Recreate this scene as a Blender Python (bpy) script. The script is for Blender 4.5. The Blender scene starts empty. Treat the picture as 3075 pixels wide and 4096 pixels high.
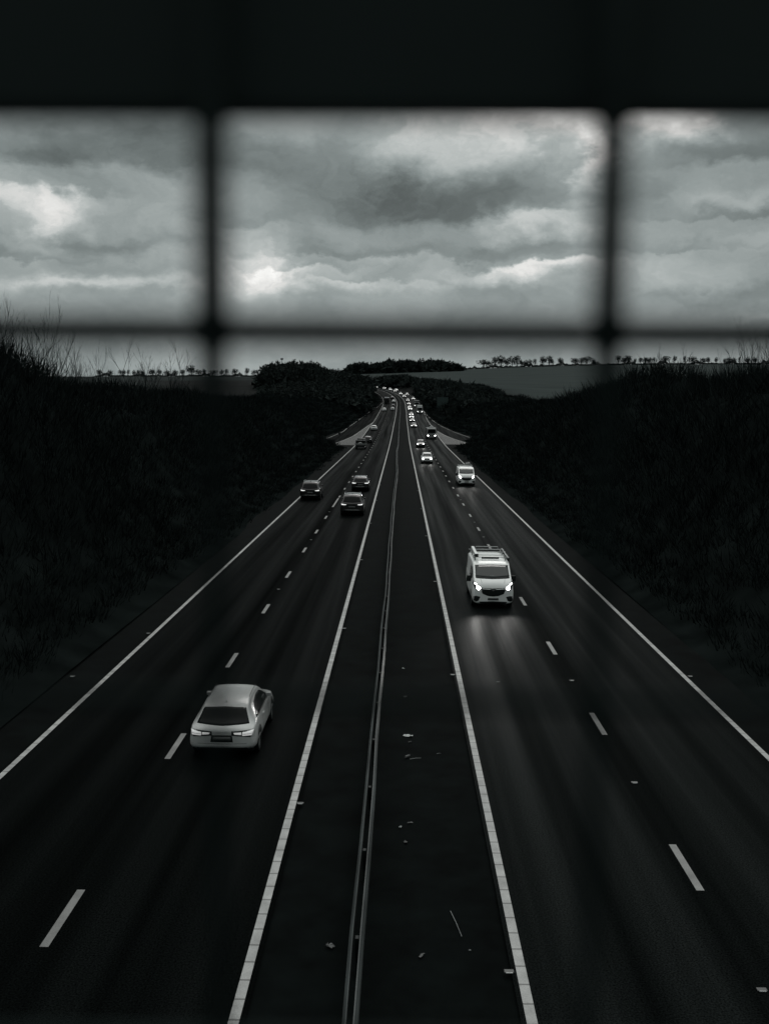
import bpy, bmesh, math, random
import numpy as np
from mathutils import Vector, Matrix
from mathutils.bvhtree import BVHTree
random.seed(7); RNG = np.random.default_rng(11)
S = bpy.context.scene; COL = S.collection
PI = math.pi

# ------------------------------------------------------------------ road alignment (metres)
K = np.array([-60,100,200,260,320,380,440,500,560,620,680,740,800,860,930,1000,1100.])
XV = np.array([-.18,-.18,-.18,-.16,-.09,-.03,.13,.03,-.24,-3.22,-10.6,-22,-38,-58,-85,-118,-168])
ZV = np.array([0,0,0,.56,1.83,2.99,5.03,6.72,9.55,13.24,16.9,19.6,22,24.2,26.4,28.4,31])
YS = np.arange(-60,1101,1.)
def spline(v):
    n=len(K);h=np.diff(K);A=np.eye(n);b=np.zeros(n)
    for i in range(1,n-1):
        A[i,i-1]=h[i-1];A[i,i]=2*(h[i-1]+h[i]);A[i,i+1]=h[i];b[i]=3*((v[i+1]-v[i])/h[i]-(v[i]-v[i-1])/h[i-1])
    c=np.linalg.solve(A,b);i=np.clip(np.searchsorted(K,YS)-1,0,n-2);t=YS-K[i]
    bb=(v[i+1]-v[i])/h[i]-h[i]*(2*c[i]+c[i+1])/3;dd=(c[i+1]-c[i])/(3*h[i])
    return v[i]+bb*t+c[i]*t*t+dd*t**3
XC=spline(XV);ZC=spline(ZV);ZC[YS<200]=0;DX=np.gradient(XC,YS)
def rx(y): return np.interp(y,YS,XC)
def rz(y): return np.interp(y,YS,ZC)
def rd(y): return np.interp(y,YS,DX)
def at(o,y,h=0.):
    d=rd(y);n=math.hypot(1,d)
    return Vector((rx(y)+o/n, y-o*d/n, rz(y)+h))
LI,RI,LM,RM,LO,RO = -2.18,2.18,-5.65,5.845,-9.37,9.70

def sstep(t): t=np.clip(t,0,1); return t*t*(3-2*t)
NATY=[-300,150,300,400,500,600,700,850,1000,1400,1800,3000,9000]
NATL=[6.0,6.0,6.5,8.0,11.5,15.5,20,27,33,44,36,20,20]
NATR=[5.6,5.6,6.3,7.8,11.0,16.0,22,31,39,57,44,20,20]
def cut_l(y): return np.interp(y,[-300,204,214,240,285,375,480,560,620,1100],[-11.6,-11.6,-27,-20.5,-17.3,-16.6,-14,-11.8,-11.4,-11.4])
def cut_r(y): return np.interp(y,[-300,212,222,245,265,285,320,365,420,520,1100],[11.9,11.9,24,21,18.5,16.3,14.2,13.2,11.9,11.5,11.5])
def ground_z(x,y):
    x=np.asarray(x,float);y=np.asarray(y,float)
    yc=np.clip(y,-60,1100);o=x-np.interp(yc,YS,XC);hz=np.interp(yc,YS,ZC)
    t=sstep((o+120)/240)
    nat=np.interp(y,NATY,NATL)*(1-t)+np.interp(y,NATY,NATR)*t
    rid=np.interp(x,[-900,-560,-178,-72,-21,102,205,342,479],[39,40.7,43.5,47.8,50.2,56,60.5,63.6,64.6])
    n7=20*(1-t)+22*t
    w=((y>700)&(y<9000)).astype(float); lin=np.clip((y-700)/700,0,1)
    nat=np.where(y>700,n7+(rid-n7)*lin-.03*np.clip(y-1400,0,900),nat)
    nat=nat+1.1*np.sin(x*.021+1.3)*np.sin(y*.013)*sstep((y-200)/300)*(1-w)+.6*np.sin(x*.11+y*.05)*.4
    cl,cr=cut_l(yc),cut_r(yc)
    out=np.where(o<0,cl-o,o-cr)
    wid=np.maximum(11.,np.abs(nat-hz)*1.8)
    s=sstep(out/wid)
    fade=1-sstep((y-1000)/100)
    z=np.where(y>1100,nat,(hz-.06)*(1-s)+nat*s)
    z=z*1.0
    # median: a shallow strip of soil
    med=(np.abs(o)<1.5)&(y<1100)
    return np.where(med,hz-.045,z)

# ------------------------------------------------------------------ materials
def mat(name,col,rough=.6,spec=.5,metal=0.,emit=0.,ecol=None,coat=0.):
    m=bpy.data.materials.new(name);m.use_nodes=True;b=m.node_tree.nodes['Principled BSDF']
    if not isinstance(col,(tuple,list)): col=(col*.93,col,col*.99)
    b.inputs['Base Color'].default_value=(*col,1);b.inputs['Roughness'].default_value=rough
    b.inputs['Specular IOR Level'].default_value=spec;b.inputs['Metallic'].default_value=metal
    b.inputs['Coat Weight'].default_value=coat;b.inputs['Coat Roughness'].default_value=.12
    if emit:
        b.inputs['Emission Color'].default_value=(*(ecol or (1,1,.98)),1);b.inputs['Emission Strength'].default_value=emit
    return m
def N(nt,t,**kw):
    n=nt.nodes.new(t)
    for k,v in kw.items():
        if k.startswith('i_'):
            k=k[2:]; n.inputs[int(k) if k.isdigit() else k.replace('_',' ')].default_value=v
        else: setattr(n,k,v)
    return n
def noisy(m,scale,lo,hi,detail=6,bump=0.,bscale=None,stretch=(1,1,1),rough=None):
    nt=m.node_tree;b=nt.nodes['Principled BSDF']
    tc=N(nt,'ShaderNodeNewGeometry');mp=N(nt,'ShaderNodeMapping');mp.inputs['Scale'].default_value=stretch
    nt.links.new(tc.outputs['Position'],mp.inputs['Vector'])
    n=N(nt,'ShaderNodeTexNoise');n.inputs['Scale'].default_value=scale;n.inputs['Detail'].default_value=detail
    nt.links.new(mp.outputs[0],n.inputs['Vector'])
    r=N(nt,'ShaderNodeMapRange');r.inputs['From Min'].default_value=.3;r.inputs['From Max'].default_value=.7
    r.inputs['To Min'].default_value=lo;r.inputs['To Max'].default_value=hi
    nt.links.new(n.outputs['Fac'],r.inputs['Value'])
    mx=N(nt,'ShaderNodeVectorMath',operation='SCALE');mx.inputs[0].default_value=b.inputs['Base Color'].default_value[:3]
    nt.links.new(r.outputs[0],mx.inputs['Scale']);nt.links.new(mx.outputs[0],b.inputs['Base Color'])
    if bump:
        n2=N(nt,'ShaderNodeTexNoise');n2.inputs['Scale'].default_value=bscale or scale*6;n2.inputs['Detail'].default_value=4
        nt.links.new(tc.outputs['Position'],n2.inputs['Vector'])
        bp=N(nt,'ShaderNodeBump');bp.inputs['Strength'].default_value=bump;bp.inputs['Distance'].default_value=.02
        nt.links.new(n2.outputs['Fac'],bp.inputs['Height']);nt.links.new(bp.outputs[0],b.inputs['Normal'])
    return m
DK=lambda v:(v*.62,v,v*.97)
M={}
M['glass']=mat('glass',(.004,.006,.006),.08,.1)
M['glass_dim']=mat('glass_dim',(.014,.022,.021),.14,.32)
M['rubber']=noisy(mat('rubber',DK(.012),.8,.2),8,.7,1.3)
M['trim']=noisy(mat('trim',DK(.010),.55,.3),6,.8,1.2)
M['rim']=mat('rim',.25,.35,.5,.6)
M['chrome']=mat('chrome',.5,.18,.5,1.)
M['plate']=mat('plate',.42,.5,.3)
M['plate_dark']=mat('plate_dark',.1,.5,.3)
M['ink']=mat('ink',.01,.5,.3)
M['lamp_on']=mat('lamp_on',.9,.3,.5,emit=12)
M['lamp_far']=mat('lamp_far',.9,.3,.5,emit=5)
M['lamp_roof']=mat('lamp_roof',.9,.3,.5,emit=3.)
M['tail_on']=mat('tail_on',.5,.25,.5,emit=.95,ecol=(1,1,.99))
M['tail_near']=mat('tail_near',.5,.25,.5,emit=.34,ecol=(1,1,.99))
M['tail_dim']=mat('tail_dim',.5,.3,.5,emit=.22)
def paint(name,v,r=.32): return noisy(mat(name,(v*.95,v,v*.99),r,.5,coat=.35),1.2,.93,1.05)
M['white']=paint('white_paint',.80);M['silver']=paint('silver_paint',.50,.28);M['dark']=paint('dark_paint',.018,.22)
M['black']=paint('black_paint',.008,.22);M['grey']=paint('grey_paint',.16,.28);M['pale']=paint('pale_paint',.62)
M['rack']=paint('rack_paint',.33)
M['lorry']=noisy(paint('lorry_paint',.4),.8,.7,1.1)
M['steel']=noisy(mat('galvanised_steel',(.05,.06,.06),.5,.3,.2),3,.5,1.3,stretch=(1,.25,1))
M['steel2']=noisy(mat('dark_steel',DK(.012),.6,.2),3,.7,1.2)
M['wire']=noisy(mat('wire_coating',DK(.013),.6,.03),60,.7,1.3)
M['panel']=noisy(mat('parapet_panel',DK(.018),.7,.12),9,.75,1.25)
M['bark']=noisy(mat('bark',DK(.02),.9,.1),2,.6,1.3)
M['twig']=noisy(mat('twig',DK(.012),.9,.05),.4,.6,1.5)
M['scrub']=noisy(mat('scrub',(.0085,.0118,.0115),.95,.0),.15,.8,1.2)
M['under']=noisy(mat('undergrowth',(.0055,.0075,.0073),.95,.0),.5,.6,1.5)
M['leaf']=noisy(mat('winter_foliage',(.017,.022,.021),.9,.0),.08,.6,1.5)
M['litter']=noisy(mat('litter_white',.5,.6,.2),25,.5,1.2);M['litter2']=noisy(mat('litter_grey',.10,.6,.2),25,.5,1.3)
M['stick']=mat('dry_stick',.30,.7,.2)
M['stud']=mat('stud_casing',.07,.5,.3,.2);M['stud_lens']=mat('stud_lens',.45,.25,.6)
M['sign']=noisy(mat('sign_face',DK(.045),.5,.3),.6,.8,1.1)
M['concrete']=noisy(mat('concrete',DK(.1),.8,.2),1.5,.7,1.2)

# paint markings: worn white thermoplastic with a raised rib every half metre (uv y = metres along the road)
def marking_mat(name,v,ribs):
    m=mat(name,(v*.96,v,v*.985),.6,.25);nt=m.node_tree;b=nt.nodes['Principled BSDF'];L=nt.links.new
    uv=N(nt,'ShaderNodeUVMap');sp=N(nt,'ShaderNodeSeparateXYZ');L(uv.outputs[0],sp.inputs[0])
    n=N(nt,'ShaderNodeTexNoise');n.inputs['Scale'].default_value=2.2;n.inputs['Detail'].default_value=8
    L(uv.outputs[0],n.inputs['Vector'])
    r=N(nt,'ShaderNodeMapRange');r.inputs['From Min'].default_value=.25;r.inputs['From Max'].default_value=.75;r.inputs['To Min'].default_value=.55;r.inputs['To Max'].default_value=1.12
    L(n.outputs['Fac'],r.inputs['Value'])
    n3=N(nt,'ShaderNodeTexNoise');n3.inputs['Scale'].default_value=38;n3.inputs['Detail'].default_value=3;L(uv.outputs[0],n3.inputs['Vector'])
    r3=N(nt,'ShaderNodeMapRange');r3.inputs['From Min'].default_value=.3;r3.inputs['From Max'].default_value=.7;r3.inputs['To Min'].default_value=.82;r3.inputs['To Max'].default_value=1.1
    L(n3.outputs['Fac'],r3.inputs['Value'])
    mu=N(nt,'ShaderNodeMath',operation='MULTIPLY');L(r.outputs[0],mu.inputs[0]);L(r3.outputs[0],mu.inputs[1]);cur=mu
    if ribs:
        a=N(nt,'ShaderNodeMath',operation='FRACT');d=N(nt,'ShaderNodeMath',operation='DIVIDE');d.inputs[1].default_value=.52
        L(sp.outputs['Y'],d.inputs[0]);L(d.outputs[0],a.inputs[0])
        lt=N(nt,'ShaderNodeMath',operation='LESS_THAN');lt.inputs[1].default_value=.085;L(a.outputs[0],lt.inputs[0])
        k=N(nt,'ShaderNodeMapRange');k.inputs['To Min'].default_value=1;k.inputs['To Max'].default_value=.42;L(lt.outputs[0],k.inputs['Value'])
        mu2=N(nt,'ShaderNodeMath',operation='MULTIPLY');L(cur.outputs[0],mu2.inputs[0]);L(k.outputs[0],mu2.inputs[1]);cur=mu2
    sc=N(nt,'ShaderNodeVectorMath',operation='SCALE');sc.inputs[0].default_value=(v*.96,v,v*.985)
    L(cur.outputs[0],sc.inputs['Scale']);L(sc.outputs[0],b.inputs['Base Color'])
    return m
M['line']=marking_mat('line_paint',.38,True);M['dash']=marking_mat('dash_paint',.22,False);M['hatch']=marking_mat('hatch_paint',.11,False)

# wet asphalt: polished wheel tracks follow each lane (uv x = metres from the road's centre line)
def road_mat():
    m=mat('wet_asphalt',DK(.011),.45,.1);nt=m.node_tree;b=nt.nodes['Principled BSDF'];L=nt.links.new
    uv=N(nt,'ShaderNodeUVMap');sp=N(nt,'ShaderNodeSeparateXYZ');L(uv.outputs[0],sp.inputs[0])
    ab=N(nt,'ShaderNodeMath',operation='ABSOLUTE');L(sp.outputs['X'],ab.inputs[0])
    mp=N(nt,'ShaderNodeMapping');mp.inputs['Scale'].default_value=(1.6,.02,1);L(uv.outputs[0],mp.inputs['Vector'])
    st=N(nt,'ShaderNodeTexNoise');st.inputs['Scale'].default_value=1.;st.inputs['Detail'].default_value=5;L(mp.outputs[0],st.inputs['Vector'])
    # tracks: centre strips darker (oil), ramp over lane position
    cr=N(nt,'ShaderNodeValToRGB');cr.color_ramp.interpolation='B_SPLINE';e=cr.color_ramp.elements
    pts=[(0,.5),(2.0,.45),(2.9,.9),(3.35,.85),(4.0,.25),(4.65,.9),(5.1,.8),(5.8,.15),(6.7,.85),(7.1,.95),(7.8,.3),(8.4,.95),(8.9,.8),(10,.4)]
    while len(e)<len(pts): e.new(.5)
    for q,(p,v) in zip(e,pts): q.position=p/12;q.color=(v,v,v,1)
    dv=N(nt,'ShaderNodeMath',operation='DIVIDE');dv.inputs[1].default_value=12;L(ab.outputs[0],dv.inputs[0]);L(dv.outputs[0],cr.inputs[0])
    mr=N(nt,'ShaderNodeMapRange');mr.inputs['From Min'].default_value=.3;mr.inputs['From Max'].default_value=.7;mr.inputs['To Min'].default_value=-.35;mr.inputs['To Max'].default_value=.35
    L(st.outputs['Fac'],mr.inputs['Value'])
    ad=N(nt,'ShaderNodeMath',operation='ADD',use_clamp=True);L(cr.outputs[0],ad.inputs[0]);L(mr.outputs[0],ad.inputs[1])
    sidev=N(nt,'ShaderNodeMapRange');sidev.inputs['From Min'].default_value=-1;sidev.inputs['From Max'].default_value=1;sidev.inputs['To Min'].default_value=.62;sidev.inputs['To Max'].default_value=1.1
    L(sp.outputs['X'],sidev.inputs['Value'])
    gr=N(nt,'ShaderNodeTexNoise');gr.inputs['Scale'].default_value=30;gr.inputs['Detail'].default_value=4;L(uv.outputs[0],gr.inputs['Vector'])
    g2=N(nt,'ShaderNodeMapRange');g2.inputs['From Min'].default_value=.3;g2.inputs['From Max'].default_value=.7;g2.inputs['To Min'].default_value=.25;g2.inputs['To Max'].default_value=1.8;L(gr.outputs['Fac'],g2.inputs['Value'])
    c1=N(nt,'ShaderNodeMapRange');c1.inputs['To Min'].default_value=.4;c1.inputs['To Max'].default_value=1.4;L(ad.outputs[0],c1.inputs['Value'])
    m1=N(nt,'ShaderNodeMath',operation='MULTIPLY');L(c1.outputs[0],m1.inputs[0]);L(g2.outputs[0],m1.inputs[1])
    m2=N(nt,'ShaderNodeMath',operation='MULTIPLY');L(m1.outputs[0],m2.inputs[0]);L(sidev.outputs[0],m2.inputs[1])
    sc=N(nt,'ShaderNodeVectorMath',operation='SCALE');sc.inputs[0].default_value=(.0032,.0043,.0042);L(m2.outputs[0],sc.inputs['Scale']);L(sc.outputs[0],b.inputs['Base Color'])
    rr=N(nt,'ShaderNodeMapRange');rr.inputs['To Min'].default_value=.75;rr.inputs['To Max'].default_value=.5;L(ad.outputs[0],rr.inputs['Value']);L(rr.outputs[0],b.inputs['Roughness'])
    ss=N(nt,'ShaderNodeMath',operation='MULTIPLY');ss.inputs[1].default_value=.006;b.inputs['Specular Tint'].default_value=(.72,1,.97,1);L(m2.outputs[0],ss.inputs[0]);L(ss.outputs[0],b.inputs['Specular IOR Level'])
    bp=N(nt,'ShaderNodeBump');bp.inputs['Strength'].default_value=.8;bp.inputs['Distance'].default_value=.006
    ag=N(nt,'ShaderNodeTexNoise');ag.inputs['Scale'].default_value=55;ag.inputs['Detail'].default_value=3;L(uv.outputs[0],ag.inputs['Vector'])
    L(ag.outputs['Fac'],bp.inputs['Height']);L(bp.outputs[0],b.inputs['Normal'])
    return m
M['road']=road_mat()

def ground_mat():
    m=mat('ground_cover',.02,.95,.03);nt=m.node_tree;b=nt.nodes['Principled BSDF'];L=nt.links.new
    at_=N(nt,'ShaderNodeAttribute',attribute_name='cover');sp=N(nt,'ShaderNodeSeparateColor');L(at_.outputs['Color'],sp.inputs[0])
    g=N(nt,'ShaderNodeNewGeometry')
    n=N(nt,'ShaderNodeTexNoise');n.inputs['Scale'].default_value=.9;n.inputs['Detail'].default_value=9;n.inputs['Roughness'].default_value=.65;L(g.outputs['Position'],n.inputs['Vector'])
    r=N(nt,'ShaderNodeMapRange');r.inputs['From Min'].default_value=.3;r.inputs['From Max'].default_value=.7;r.inputs['To Min'].default_value=.45;r.inputs['To Max'].default_value=1.6;L(n.outputs['Fac'],r.inputs['Value'])
    mp=N(nt,'ShaderNodeMapping');mp.inputs['Scale'].default_value=(.012,.045,0);mp.inputs['Rotation'].default_value=(0,0,.2);L(g.outputs['Position'],mp.inputs['Vector'])
    n2=N(nt,'ShaderNodeTexNoise');n2.inputs['Scale'].default_value=1;n2.inputs['Detail'].default_value=7;L(mp.outputs[0],n2.inputs['Vector'])
    r2=N(nt,'ShaderNodeMapRange');r2.inputs['From Min'].default_value=.3;r2.inputs['From Max'].default_value=.7;r2.inputs['To Min'].default_value=.8;r2.inputs['To Max'].default_value=1.2;L(n2.outputs['Fac'],r2.inputs['Value'])
    a=N(nt,'ShaderNodeVectorMath',operation='SCALE');a.inputs[0].default_value=DK(.0031);L(r.outputs[0],a.inputs['Scale'])
    f=N(nt,'ShaderNodeVectorMath',operation='SCALE');f.inputs[0].default_value=(.021,.030,.029);L(r2.outputs[0],f.inputs['Scale'])
    mx=N(nt,'ShaderNodeMix',data_type='RGBA');L(sp.outputs[0],mx.inputs['Factor']);L(a.outputs[0],mx.inputs['A']);L(f.outputs[0],mx.inputs['B'])
    L(mx.outputs['Result'],b.inputs['Base Color']);return m
M['ground']=ground_mat()

# ------------------------------------------------------------------ mesh helpers
def tag(o,label=None,cat=None,group=None,kind=None):
    if label:o['label']=label
    if cat:o['category']=cat
    if group:o['group']=group
    if kind:o['kind']=kind
    return o
def empty(name,loc=(0,0,0),rz_=0,rxx=0):
    o=bpy.data.objects.new(name,None);COL.objects.link(o);o.location=loc;o.rotation_euler=(rxx,0,rz_);o.empty_display_size=.2;return o
class MB:
    def __init__(s): s.v=[];s.f=[];s.uv=[]
    def add(s,vs,fs):
        b=len(s.v);s.v+= [tuple(p) for p in vs];s.f+=[tuple(i+b for i in f) for f in fs];return s
    def box(s,x0,x1,y0,y1,z0,z1,bev=0.):
        if bev:
            bm=bmesh.new();bmesh.ops.create_cube(bm,size=1)
            for v in bm.verts: v.co=Vector(((x0+x1)/2+v.co.x*(x1-x0),(y0+y1)/2+v.co.y*(y1-y0),(z0+z1)/2+v.co.z*(z1-z0)))
            bmesh.ops.bevel(bm,geom=bm.edges[:],offset=bev,segments=2,affect='EDGES',profile=.7)
            bm.verts.index_update();s.add([v.co for v in bm.verts],[[v.index for v in f.verts] for f in bm.faces]);bm.free();return s
        return s.add([(x0,y0,z0),(x1,y0,z0),(x1,y1,z0),(x0,y1,z0),(x0,y0,z1),(x1,y0,z1),(x1,y1,z1),(x0,y1,z1)],
            [(0,3,2,1),(4,5,6,7),(0,1,5,4),(1,2,6,5),(2,3,7,6),(3,0,4,7)])
    def tube(s,pts,r,n=8,caps=True):
        pts=[Vector(p) for p in pts];rs=r if isinstance(r,(list,tuple)) else [r]*len(pts);rings=[]
        for i,p in enumerate(pts):
            d=(pts[min(i+1,len(pts)-1)]-pts[max(i-1,0)]).normalized()
            a=d.orthogonal().normalized() if i==0 else (pa-d*pa.dot(d)).normalized()
            pa=a;b=d.cross(a);rings.append([p+(a*math.cos(t)+b*math.sin(t))*rs[i] for t in [2*PI*k/n for k in range(n)]])
        vs=[q for R in rings for q in R];fs=[]
        for i in range(len(pts)-1):
            for k in range(n): fs.append((i*n+k,i*n+(k+1)%n,(i+1)*n+(k+1)%n,(i+1)*n+k))
        if caps: fs+= [tuple(range(n))[::-1],tuple((len(pts)-1)*n+k for k in range(n))]
        return s.add(vs,fs)
    def lathe(s,prof,axis='x',c=(0,0,0),n=24):
        vs=[];fs=[];m=len(prof)
        for k in range(n):
            t=2*PI*k/n
            for (a,r) in prof:
                vs.append((c[0]+a,c[1]+r*math.cos(t),c[2]+r*math.sin(t)) if axis=='x' else (c[0]+r*math.cos(t),c[1]+r*math.sin(t),c[2]+a))
        for k in range(n):
            for j in range(m-1): fs.append((k*m+j,((k+1)%n)*m+j,((k+1)%n)*m+j+1,k*m+j+1))
        return s.add(vs,fs)
    def build(s,name,m,parent=None,smooth=False,recalc=True):
        me=bpy.data.meshes.new(name);me.from_pydata(s.v,[],s.f);me.update()
        if s.uv:
            l=me.uv_layers.new(name='UVMap')
            li=np.empty(len(me.loops),dtype=np.int32);me.loops.foreach_get('vertex_index',li)
            l.data.foreach_set('uv',np.array(s.uv,dtype=np.float32)[li].ravel())
        if recalc:
            bm=bmesh.new();bm.from_mesh(me);bmesh.ops.recalc_face_normals(bm,faces=bm.faces[:]);bm.to_mesh(me);bm.free()
        if smooth: me.shade_smooth()
        me.materials.append(m);o=bpy.data.objects.new(name,me);COL.objects.link(o)
        if parent:o.parent=parent
        return o
def np_mesh(name,verts,faces,m,nper=3):
    verts=np.asarray(verts,np.float32);faces=np.asarray(faces,np.int32)
    me=bpy.data.meshes.new(name);me.vertices.add(len(verts));me.vertices.foreach_set('co',verts.ravel())
    nf=len(faces);me.loops.add(nf*nper);me.loops.foreach_set('vertex_index',faces.ravel())
    me.polygons.add(nf);me.polygons.foreach_set('loop_start',np.arange(0,nf*nper,nper,dtype=np.int32))
    me.update(calc_edges=True);me.materials.append(m);o=bpy.data.objects.new(name,me);COL.objects.link(o);return o
def strip(mb,o0,o1,y0,y1,h=.0,step=4.):
    """ribbon along the road between lateral offsets o0,o1 (numbers or functions of y)"""
    n=max(1,int(math.ceil((y1-y0)/step)));f0=o0 if callable(o0) else (lambda y:o0);f1=o1 if callable(o1) else (lambda y:o1)
    b=len(mb.v)
    for i in range(n+1):
        y=y0+(y1-y0)*i/n
        for o in (f0(y),f1(y)): mb.v.append(tuple(at(o,y,h)));mb.uv.append((o,y))
        if i: mb.f.append((b+2*i-2,b+2*i-1,b+2*i+1,b+2*i))

# ------------------------------------------------------------------ ground
def build_ground():
    ys=np.r_[np.arange(-60,200,4),np.arange(200,300,3),np.arange(300,720,6),np.arange(720,1500,20),np.arange(1500,2000,60),[2200,2600,3200,4200,6000,9000]]
    a=np.r_[np.arange(0,13,1.5),np.arange(13,30,1.4),np.arange(30,60,4),np.arange(60,140,12),np.arange(140,700,40),[800,1000,1400,2200,3500,6000]]
    os_=np.r_[-a[::-1][:-1],a]
    yy,oo=np.meshgrid(ys,os_,indexing='ij')
    xx=np.interp(np.clip(yy,-60,1100),YS,XC)*(1-sstep((yy-1100)/600))*1.0+oo
    zz=ground_z(xx,yy)
    R,C=yy.shape;V=np.stack([xx,yy,zz],-1).reshape(-1,3)
    i=np.arange(R-1)[:,None]*C+np.arange(C-1)[None];i=i.ravel()
    F=np.stack([i,i+1,i+C+1,i+C],-1)
    o=np_mesh('ground',V,F,M['ground'],4);o['kind']='structure';o.data.shade_smooth()
    # farmland (short crop) against rough verge: a land-cover map
    x,y=V[:,0],V[:,1];off=x-np.interp(np.clip(y,-60,1100),YS,XC)
    right=sstep((y-330)/60)*sstep((off-48)/20)
    left=sstep((y-420)/80)*sstep((-off-150)/25)*(.42+.25*np.sin(y*.012+x*.003)**2)
    beyond=sstep((y-900)/60)
    cov=np.clip(np.maximum(np.maximum(right,left),beyond*np.where(x<-60,.5,1.)),0,1)
    ca=o.data.color_attributes.new('cover','FLOAT_COLOR','POINT')
    ca.data.foreach_set('color',np.stack([cov,cov,cov,np.ones_like(cov)],-1).astype(np.float32).ravel())
build_ground()

# carriageways, slip roads, markings
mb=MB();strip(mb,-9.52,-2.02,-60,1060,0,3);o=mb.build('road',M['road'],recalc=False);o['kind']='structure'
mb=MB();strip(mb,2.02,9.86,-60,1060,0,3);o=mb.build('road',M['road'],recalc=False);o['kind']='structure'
fL=lambda y:float(np.interp(y,[214,249,282,374,478,561],[-24.5,-17.5,-15.8,-15.2,-12.7,-9.6]))
fLn=lambda y:float(np.interp(y,[214,225,235,258,298,346],[-15.3,-14.2,-13.3,-12.0,-10.8,-9.45]))
fR=lambda y:float(np.interp(y,[222,245,261,285,317,364,419,463],[23,19.2,17.1,14.9,12.9,11.7,10.3,9.7]))
fRn=lambda y:float(np.interp(y,[222,233,249,268,292,330],[15.8,14.8,13.1,11.6,10.3,9.78]))
mb=MB();strip(mb,lambda y:fL(y)-.2,-9.52,214,560,-.004,6);o=mb.build('slip_road',M['road'],recalc=False);o['kind']='structure'
mb=MB();strip(mb,9.86,lambda y:fR(y)+.2,222,462,-.004,6);o=mb.build('slip_road',M['road'],recalc=False);o['kind']='structure'
H1=.006
mb=MB()
for c in (LI,RI): strip(mb,c-.08,c+.08,-30,1040,H1,1.5 if c<0 else 1.5)
strip(mb,LO-.075,LO+.075,-30,1040,H1,3);strip(mb,RO-.075,RO+.075,-30,330,H1,3);strip(mb,RO-.075,RO+.075,330,1040,H1,3)
o=mb.build('edge_line',M['line'],recalc=False);o['kind']='structure'
mb=MB();strip(mb,lambda y:fL(y)-.07,lambda y:fL(y)+.07,214,561,H1,5);strip(mb,lambda y:fR(y)-.07,lambda y:fR(y)+.07,222,463,H1,5)
strip(mb,lambda y:fLn(y)-.07,lambda y:fLn(y)+.07,214,346,H1,5);strip(mb,lambda y:fRn(y)-.07,lambda y:fRn(y)+.07,222,330,H1,5)
o=mb.build('slip_line',M['line'],recalc=False);o['kind']='structure'
mb=MB()
for k in range(-3,112):
    for c,t0 in ((LM,15.98),(RM,18.31)):
        y=t0+9*k; strip(mb,c-.075,c+.075,y,y+2,H1,2)
        if c<0 and k==9: strip(mb,c-.075,c+.075,y-7.5+.6,y-.9,H1,2)
o=mb.build('lane_line',M['dash'],recalc=False);o['kind']='structure'
mb=MB();y=216.
while y<344:
    a,b=LO-.12,fLn(y)+.1
    if a>b+.15: strip(mb,b,a,y,y+.62,.003,.62)
    y+=1.05
y=223.
while y<330:
    a,b=RO+.12,fRn(y)-.1
    if b>a+.15: strip(mb,a,b,y,y+.62,.003,.62)
    y+=1.05
o=mb.build('hatching',M['hatch'],recalc=False);o['kind']='structure'

# central reserve barrier: two lapped rails on posts
BY=[-20,14.7,25,31,47.5,61.7,79.3,91.5,113.8,127.8,150.2,183,205.6,260,322,427,560,700,900]
BO=[-.42,-.44,-.43,-.41,-.36,-.39,-.38,-.37,-.27,-.23,-.38,-.5,-.34,-.36,-.4,-.42,-.4,-.4,-.4]
bar=empty('crash_barrier',at(-.4,10));tag(bar,'double sided steel crash barrier running down the dark central reserve','crash barrier')
def loc(p): return Vector(p)-bar.location
for sgn in (-1,1):
    mb=MB();ys=[];y=6.
    while y<860: ys.append(y);y+=3.2 if y<240 else 8
    prof=[(.060,.30),(.105,.34),(.105,.40),(.065,.45),(.105,.50),(.105,.57),(.060,.625),(.045,.63),(.045,.30)]
    n=len(prof);prev=None
    for i,y in enumerate(ys):
        lap=.012*((i//3)%2)
        o0=float(np.interp(y,BY,BO))+.012*math.sin(i*1.7)
        base=len(mb.v)
        for a,z in prof: mb.v.append(tuple(loc(at(o0+sgn*(a+lap),y,z+.006*math.sin(i*.9)))))
        if prev is not None:
            for k in range(n): mb.f.append((prev+k,prev+(k+1)%n,base+(k+1)%n,base+k))
        prev=base
    mb.build('rail',M['steel'],bar)
for k in range(60):
    y=9+k*3.2
    if y>190: break
    o0=float(np.interp(y,BY,BO));p=loc(at(o0,y,0));mb=MB();mb.box(p.x-.03,p.x+.03,p.y-.05,p.y+.05,p.z-.05,p.z+.58,.006)
    mb.build('post',M['steel2'],bar)

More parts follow.
